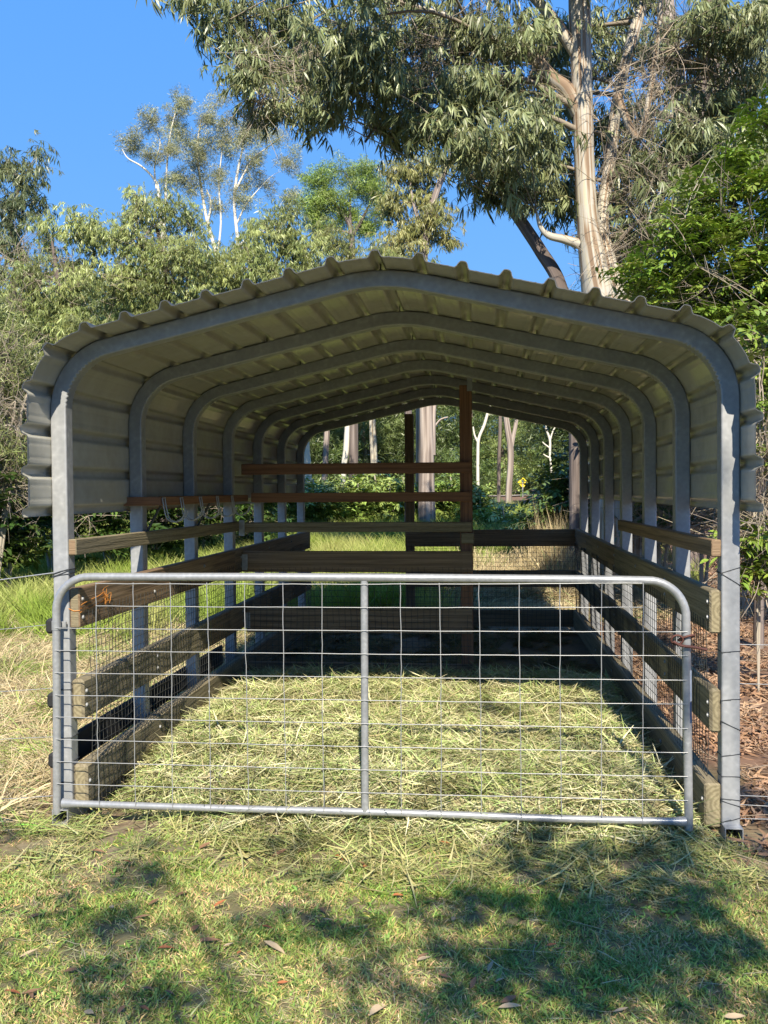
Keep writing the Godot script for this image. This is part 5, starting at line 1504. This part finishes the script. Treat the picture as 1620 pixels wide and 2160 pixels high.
func build_shade_tree() -> void:
	# the tree behind the photographer: its shadow lies over the lawn
	var base := Vector3(4.2, 0, 12.5)
	base.y = ground_h(base.x, base.z)
	var root := thing("shade_tree", base, "broad leafy tree behind the lawn whose shadow falls before the gate", "tree")
	var wood := MB.new()
	var path := spline([Vector3(0, -0.1, 0), Vector3(0.1, 2.5, -0.1), Vector3(-0.3, 5.0, -0.3), Vector3(-0.5, 8.0, -0.6), Vector3(-0.4, 11.0, -0.4)], 5)
	var rad := PackedFloat32Array()
	for j in path.size(): rad.append(lerpf(0.26, 0.06, float(j) / path.size()))
	tube(wood, path, rad, 12, false, 0.05)
	var thin := MB.new()
	var pl := []
	var cl := []
	# where shade lies on the ground: [photo px, py, radius across, radius along, height of the leaves, sprigs]
	var shade := [[350, 1850, 0.10, 0.12, 6.2, 26], [330, 1800, 0.08, 0.10, 6.4, 12], [120, 1900, 0.16, 0.10, 6.6, 22], [140, 1975, 0.26, 0.07, 6.0, 32], [300, 1975, 0.14, 0.10, 6.3, 28], [30, 2060, 0.16, 0.10, 6.5, 20], [640, 1965, 0.17, 0.10, 5.6, 34], [730, 1900, 0.12, 0.09, 5.8, 20], [770, 1995, 0.17, 0.09, 5.7, 34], [900, 1950, 0.12, 0.07, 6.0, 16],
		[250, 2125, 0.22, 0.10, 5.6, 36], [480, 2090, 0.05, 0.22, 5.9, 10], [345, 2080, 0.05, 0.18, 5.9, 12], [740, 2130, 0.20, 0.10, 6.2, 30], [880, 2085, 0.16, 0.12, 6.0, 26], [600, 1830, 0.08, 0.08, 6.8, 8], [1040, 1905, 0.10, 0.06, 6.4, 14],
		[1180, 1860, 0.15, 0.16, 5.2, 46], [1130, 1960, 0.20, 0.16, 5.5, 60], [1050, 2080, 0.24, 0.18, 5.8, 70], [1300, 1900, 0.24, 0.18, 5.4, 90], [1280, 2010, 0.26, 0.18, 5.0, 100], [1240, 2120, 0.28, 0.18, 5.3, 100], [1460, 1880, 0.22, 0.16, 5.1, 80], [1450, 1990, 0.26, 0.18, 5.6, 90], [1430, 2110, 0.28, 0.18, 5.4, 90], [1590, 1980, 0.22, 0.16, 5.8, 60], [1600, 2100, 0.24, 0.2, 5.5, 70], [1370, 1820, 0.20, 0.12, 5.9, 46], [1560, 1800, 0.2, 0.1, 6.0, 34], [1210, 1780, 0.10, 0.08, 6.2, 20],
		[1360, 1680, 0.12, 0.12, 6.6, 20], [1250, 1640, 0.16, 0.08, 7.0, 14], [1050, 1545, 0.40, 0.08, 7.4, 22], [1280, 1545, 0.16, 0.08, 7.2, 14], [1620, 1700, 0.25, 0.2, 6.4, 24], [1480, 1600, 0.10, 0.10, 6.8, 10], [1500, 1500, 0.12, 0.10, 6.8, 10], [80, 1780, 0.12, 0.06, 6.9, 8]]
	for q in shade:
		var ray := at(q[0], q[1], 1.0) - CAM
		var g := CAM + ray * (-CAM.y / ray.y)
		var high: float = q[4] * (0.62 if q[1] > 1750 else 1.0)
		var c: Vector3 = g - SUN_TRAVEL * high - base
		var best := 1e9
		var from := Vector3.ZERO
		for p in path:
			if p.y < 2.2: continue
			var dd := p.distance_to(c) + maxf(0.0, p.y - c.y + 0.5) * 0.8
			if dd < best: best = dd; from = p
		var lp := spline([from, from.lerp(c, 0.5) + Vector3(0, 0.35, 0) + rdir() * 0.15, c], 5)
		var lr := PackedFloat32Array()
		for j in lp.size(): lr.append(lerpf(0.03, 0.007, float(j) / (lp.size() - 1)))
		tube(thin, lp, lr, 5, false)
		for s in maxi(1, int(q[5] * (0.15 if q[0] > 1000 else 0.09))):
			var a := rf(0, TAU)
			var r := sqrt(rng.randf())
			var lift := rf(-0.45, 0.45)
			var off := Vector3(cos(a) * r * q[2], 0, sin(a) * r * q[3] * 1.3) - SUN_TRAVEL * lift + Vector3(-0.08, 0.08, 0)
			pl.append(Transform3D(Basis.from_euler(Vector3(rf(-0.35, 0.35), rf(0, TAU), rf(-0.4, 0.3))).scaled(Vector3.ONE * rf(0.28, 0.5)), c + off))
			cl.append(Color(0.135, 0.165, 0.07).lerp(Color(0.2, 0.215, 0.1), rng.randf()))
	# the rest of its crown, higher up and further back
	for s in 300:
		var d := rdir()
		pl.append(Transform3D(Basis.from_euler(Vector3(rf(-0.35, 0.35), rf(0, TAU), rf(-0.4, 0.3))).scaled(Vector3.ONE * rf(0.8, 1.3)), Vector3(0.2 + d.x * 2.6, 9.8 + d.y * 1.6, 6.0 + d.z * 2.4)))
		cl.append(Color(0.135, 0.165, 0.07).lerp(Color(0.2, 0.215, 0.1), rng.randf()))
	part(root, "trunk", wood.mesh(M.gum_bark))
	part(root, "branches", thin.mesh(M.twig)).set_meta("kind", "stuff")
	var crown := holder(root, "crown")
	crown.set_meta("kind", "stuff")
	scatter(crown, "foliage", sprig.broad0, pl, cl)

func build_sign() -> void:
	var p := foot(1103, 58.0)
	var s := thing("road_sign", p, "yellow diamond warning sign with black figures on a pole by the road", "sign")
	var pole := MB.new()
	var c := at(1103, 1018, 58.0) - p
	wire(pole, [Vector3(0, -0.1, -0.04), Vector3(0, c.y + 0.2, -0.04)], 0.035, 8)
	part(s, "pole", pole.mesh(M.galv))
	var plate := part(s, "plate", board_mesh(Vector3(0.46, 0.46, 0.012), 0.004, M.sign_yellow), c)
	plate.rotation.z = PI / 4 - 0.05
	var rail := MB.new()
	wire(rail, [Vector3(-0.085, -0.02, 0.010), Vector3(-0.085, -0.08, 0.010), Vector3(-0.11, -0.14, 0.010)], 0.022, 6)
	wire(rail, [Vector3(-0.085, 0.02, 0.010), Vector3(-0.084, 0.03, 0.010)], 0.022, 6)
	part(s, "figure", rail.mesh(M.sign_black), c)
	var f2 := MB.new()
	wire(f2, [Vector3(0.055, 0.10, 0.010), Vector3(0.06, -0.02, 0.010), Vector3(0.075, -0.13, 0.010)], 0.026, 6)
	wire(f2, [Vector3(0.055, 0.02, 0.010), Vector3(0.0, -0.04, 0.010)], 0.014, 6)
	wire(f2, [Vector3(0.05, 0.15, 0.010), Vector3(0.052, 0.16, 0.010)], 0.028, 6)
	part(s, "figure", f2.mesh(M.sign_black), c)

# ---------------------------------------------------------------- the scene
func _ready() -> void:
	rng.seed = 20240611
	cam_basis = Basis.from_euler(EUL)
	var cam := Camera3D.new()
	cam.name = "camera"
	cam.fov = rad_to_deg(2.0 * atan(1080.0 / FOCAL))
	cam.near = 0.05
	cam.far = 600.0
	cam.position = CAM
	cam.basis = cam_basis
	add_child(cam)
	cam.current = true
	var env := Environment.new()
	env.background_mode = Environment.BG_SKY
	var sky := Sky.new()
	var sm := ProceduralSkyMaterial.new()
	sm.sky_top_color = Color(0.25, 0.475, 0.755)
	sm.sky_horizon_color = Color(0.43, 0.615, 0.79)
	sm.sky_curve = 0.22
	sm.ground_bottom_color = Color(0.22, 0.24, 0.14)
	sm.ground_horizon_color = Color(0.40, 0.46, 0.36)
	sm.sun_angle_max = 3.0
	sky.sky_material = sm
	env.sky = sky
	env.tonemap_mode = Environment.TONE_MAPPER_LINEAR
	env.tonemap_exposure = 1.9
	env.sdfgi_enabled = true
	env.ssao_enabled = true
	env.ssil_enabled = true
	var we := WorldEnvironment.new()
	we.name = "sky"
	we.environment = env
	add_child(we)
	var sun := DirectionalLight3D.new()
	sun.name = "sun"
	sun.light_energy = 1.6
	sun.light_color = Color(1.0, 0.955, 0.87)
	sun.light_angular_distance = 0.5
	sun.shadow_enabled = true
	add_child(sun)
	sun.look_at_from_position(Vector3.ZERO, SUN_TRAVEL, Vector3.UP)
	make_materials()
	make_sprigs()
	make_clumps()
	print("materials ", Time.get_ticks_msec())
	build_ground()
	build_shelter()
	build_gate()
	build_fences()
	print("shelter ", Time.get_ticks_msec())
	build_straw()
	build_grass()
	build_fallen_leaves()
	print("grass ", Time.get_ticks_msec())
	build_trees()
	build_shade_tree()
	build_sign()
	print("trees ", Time.get_ticks_msec())
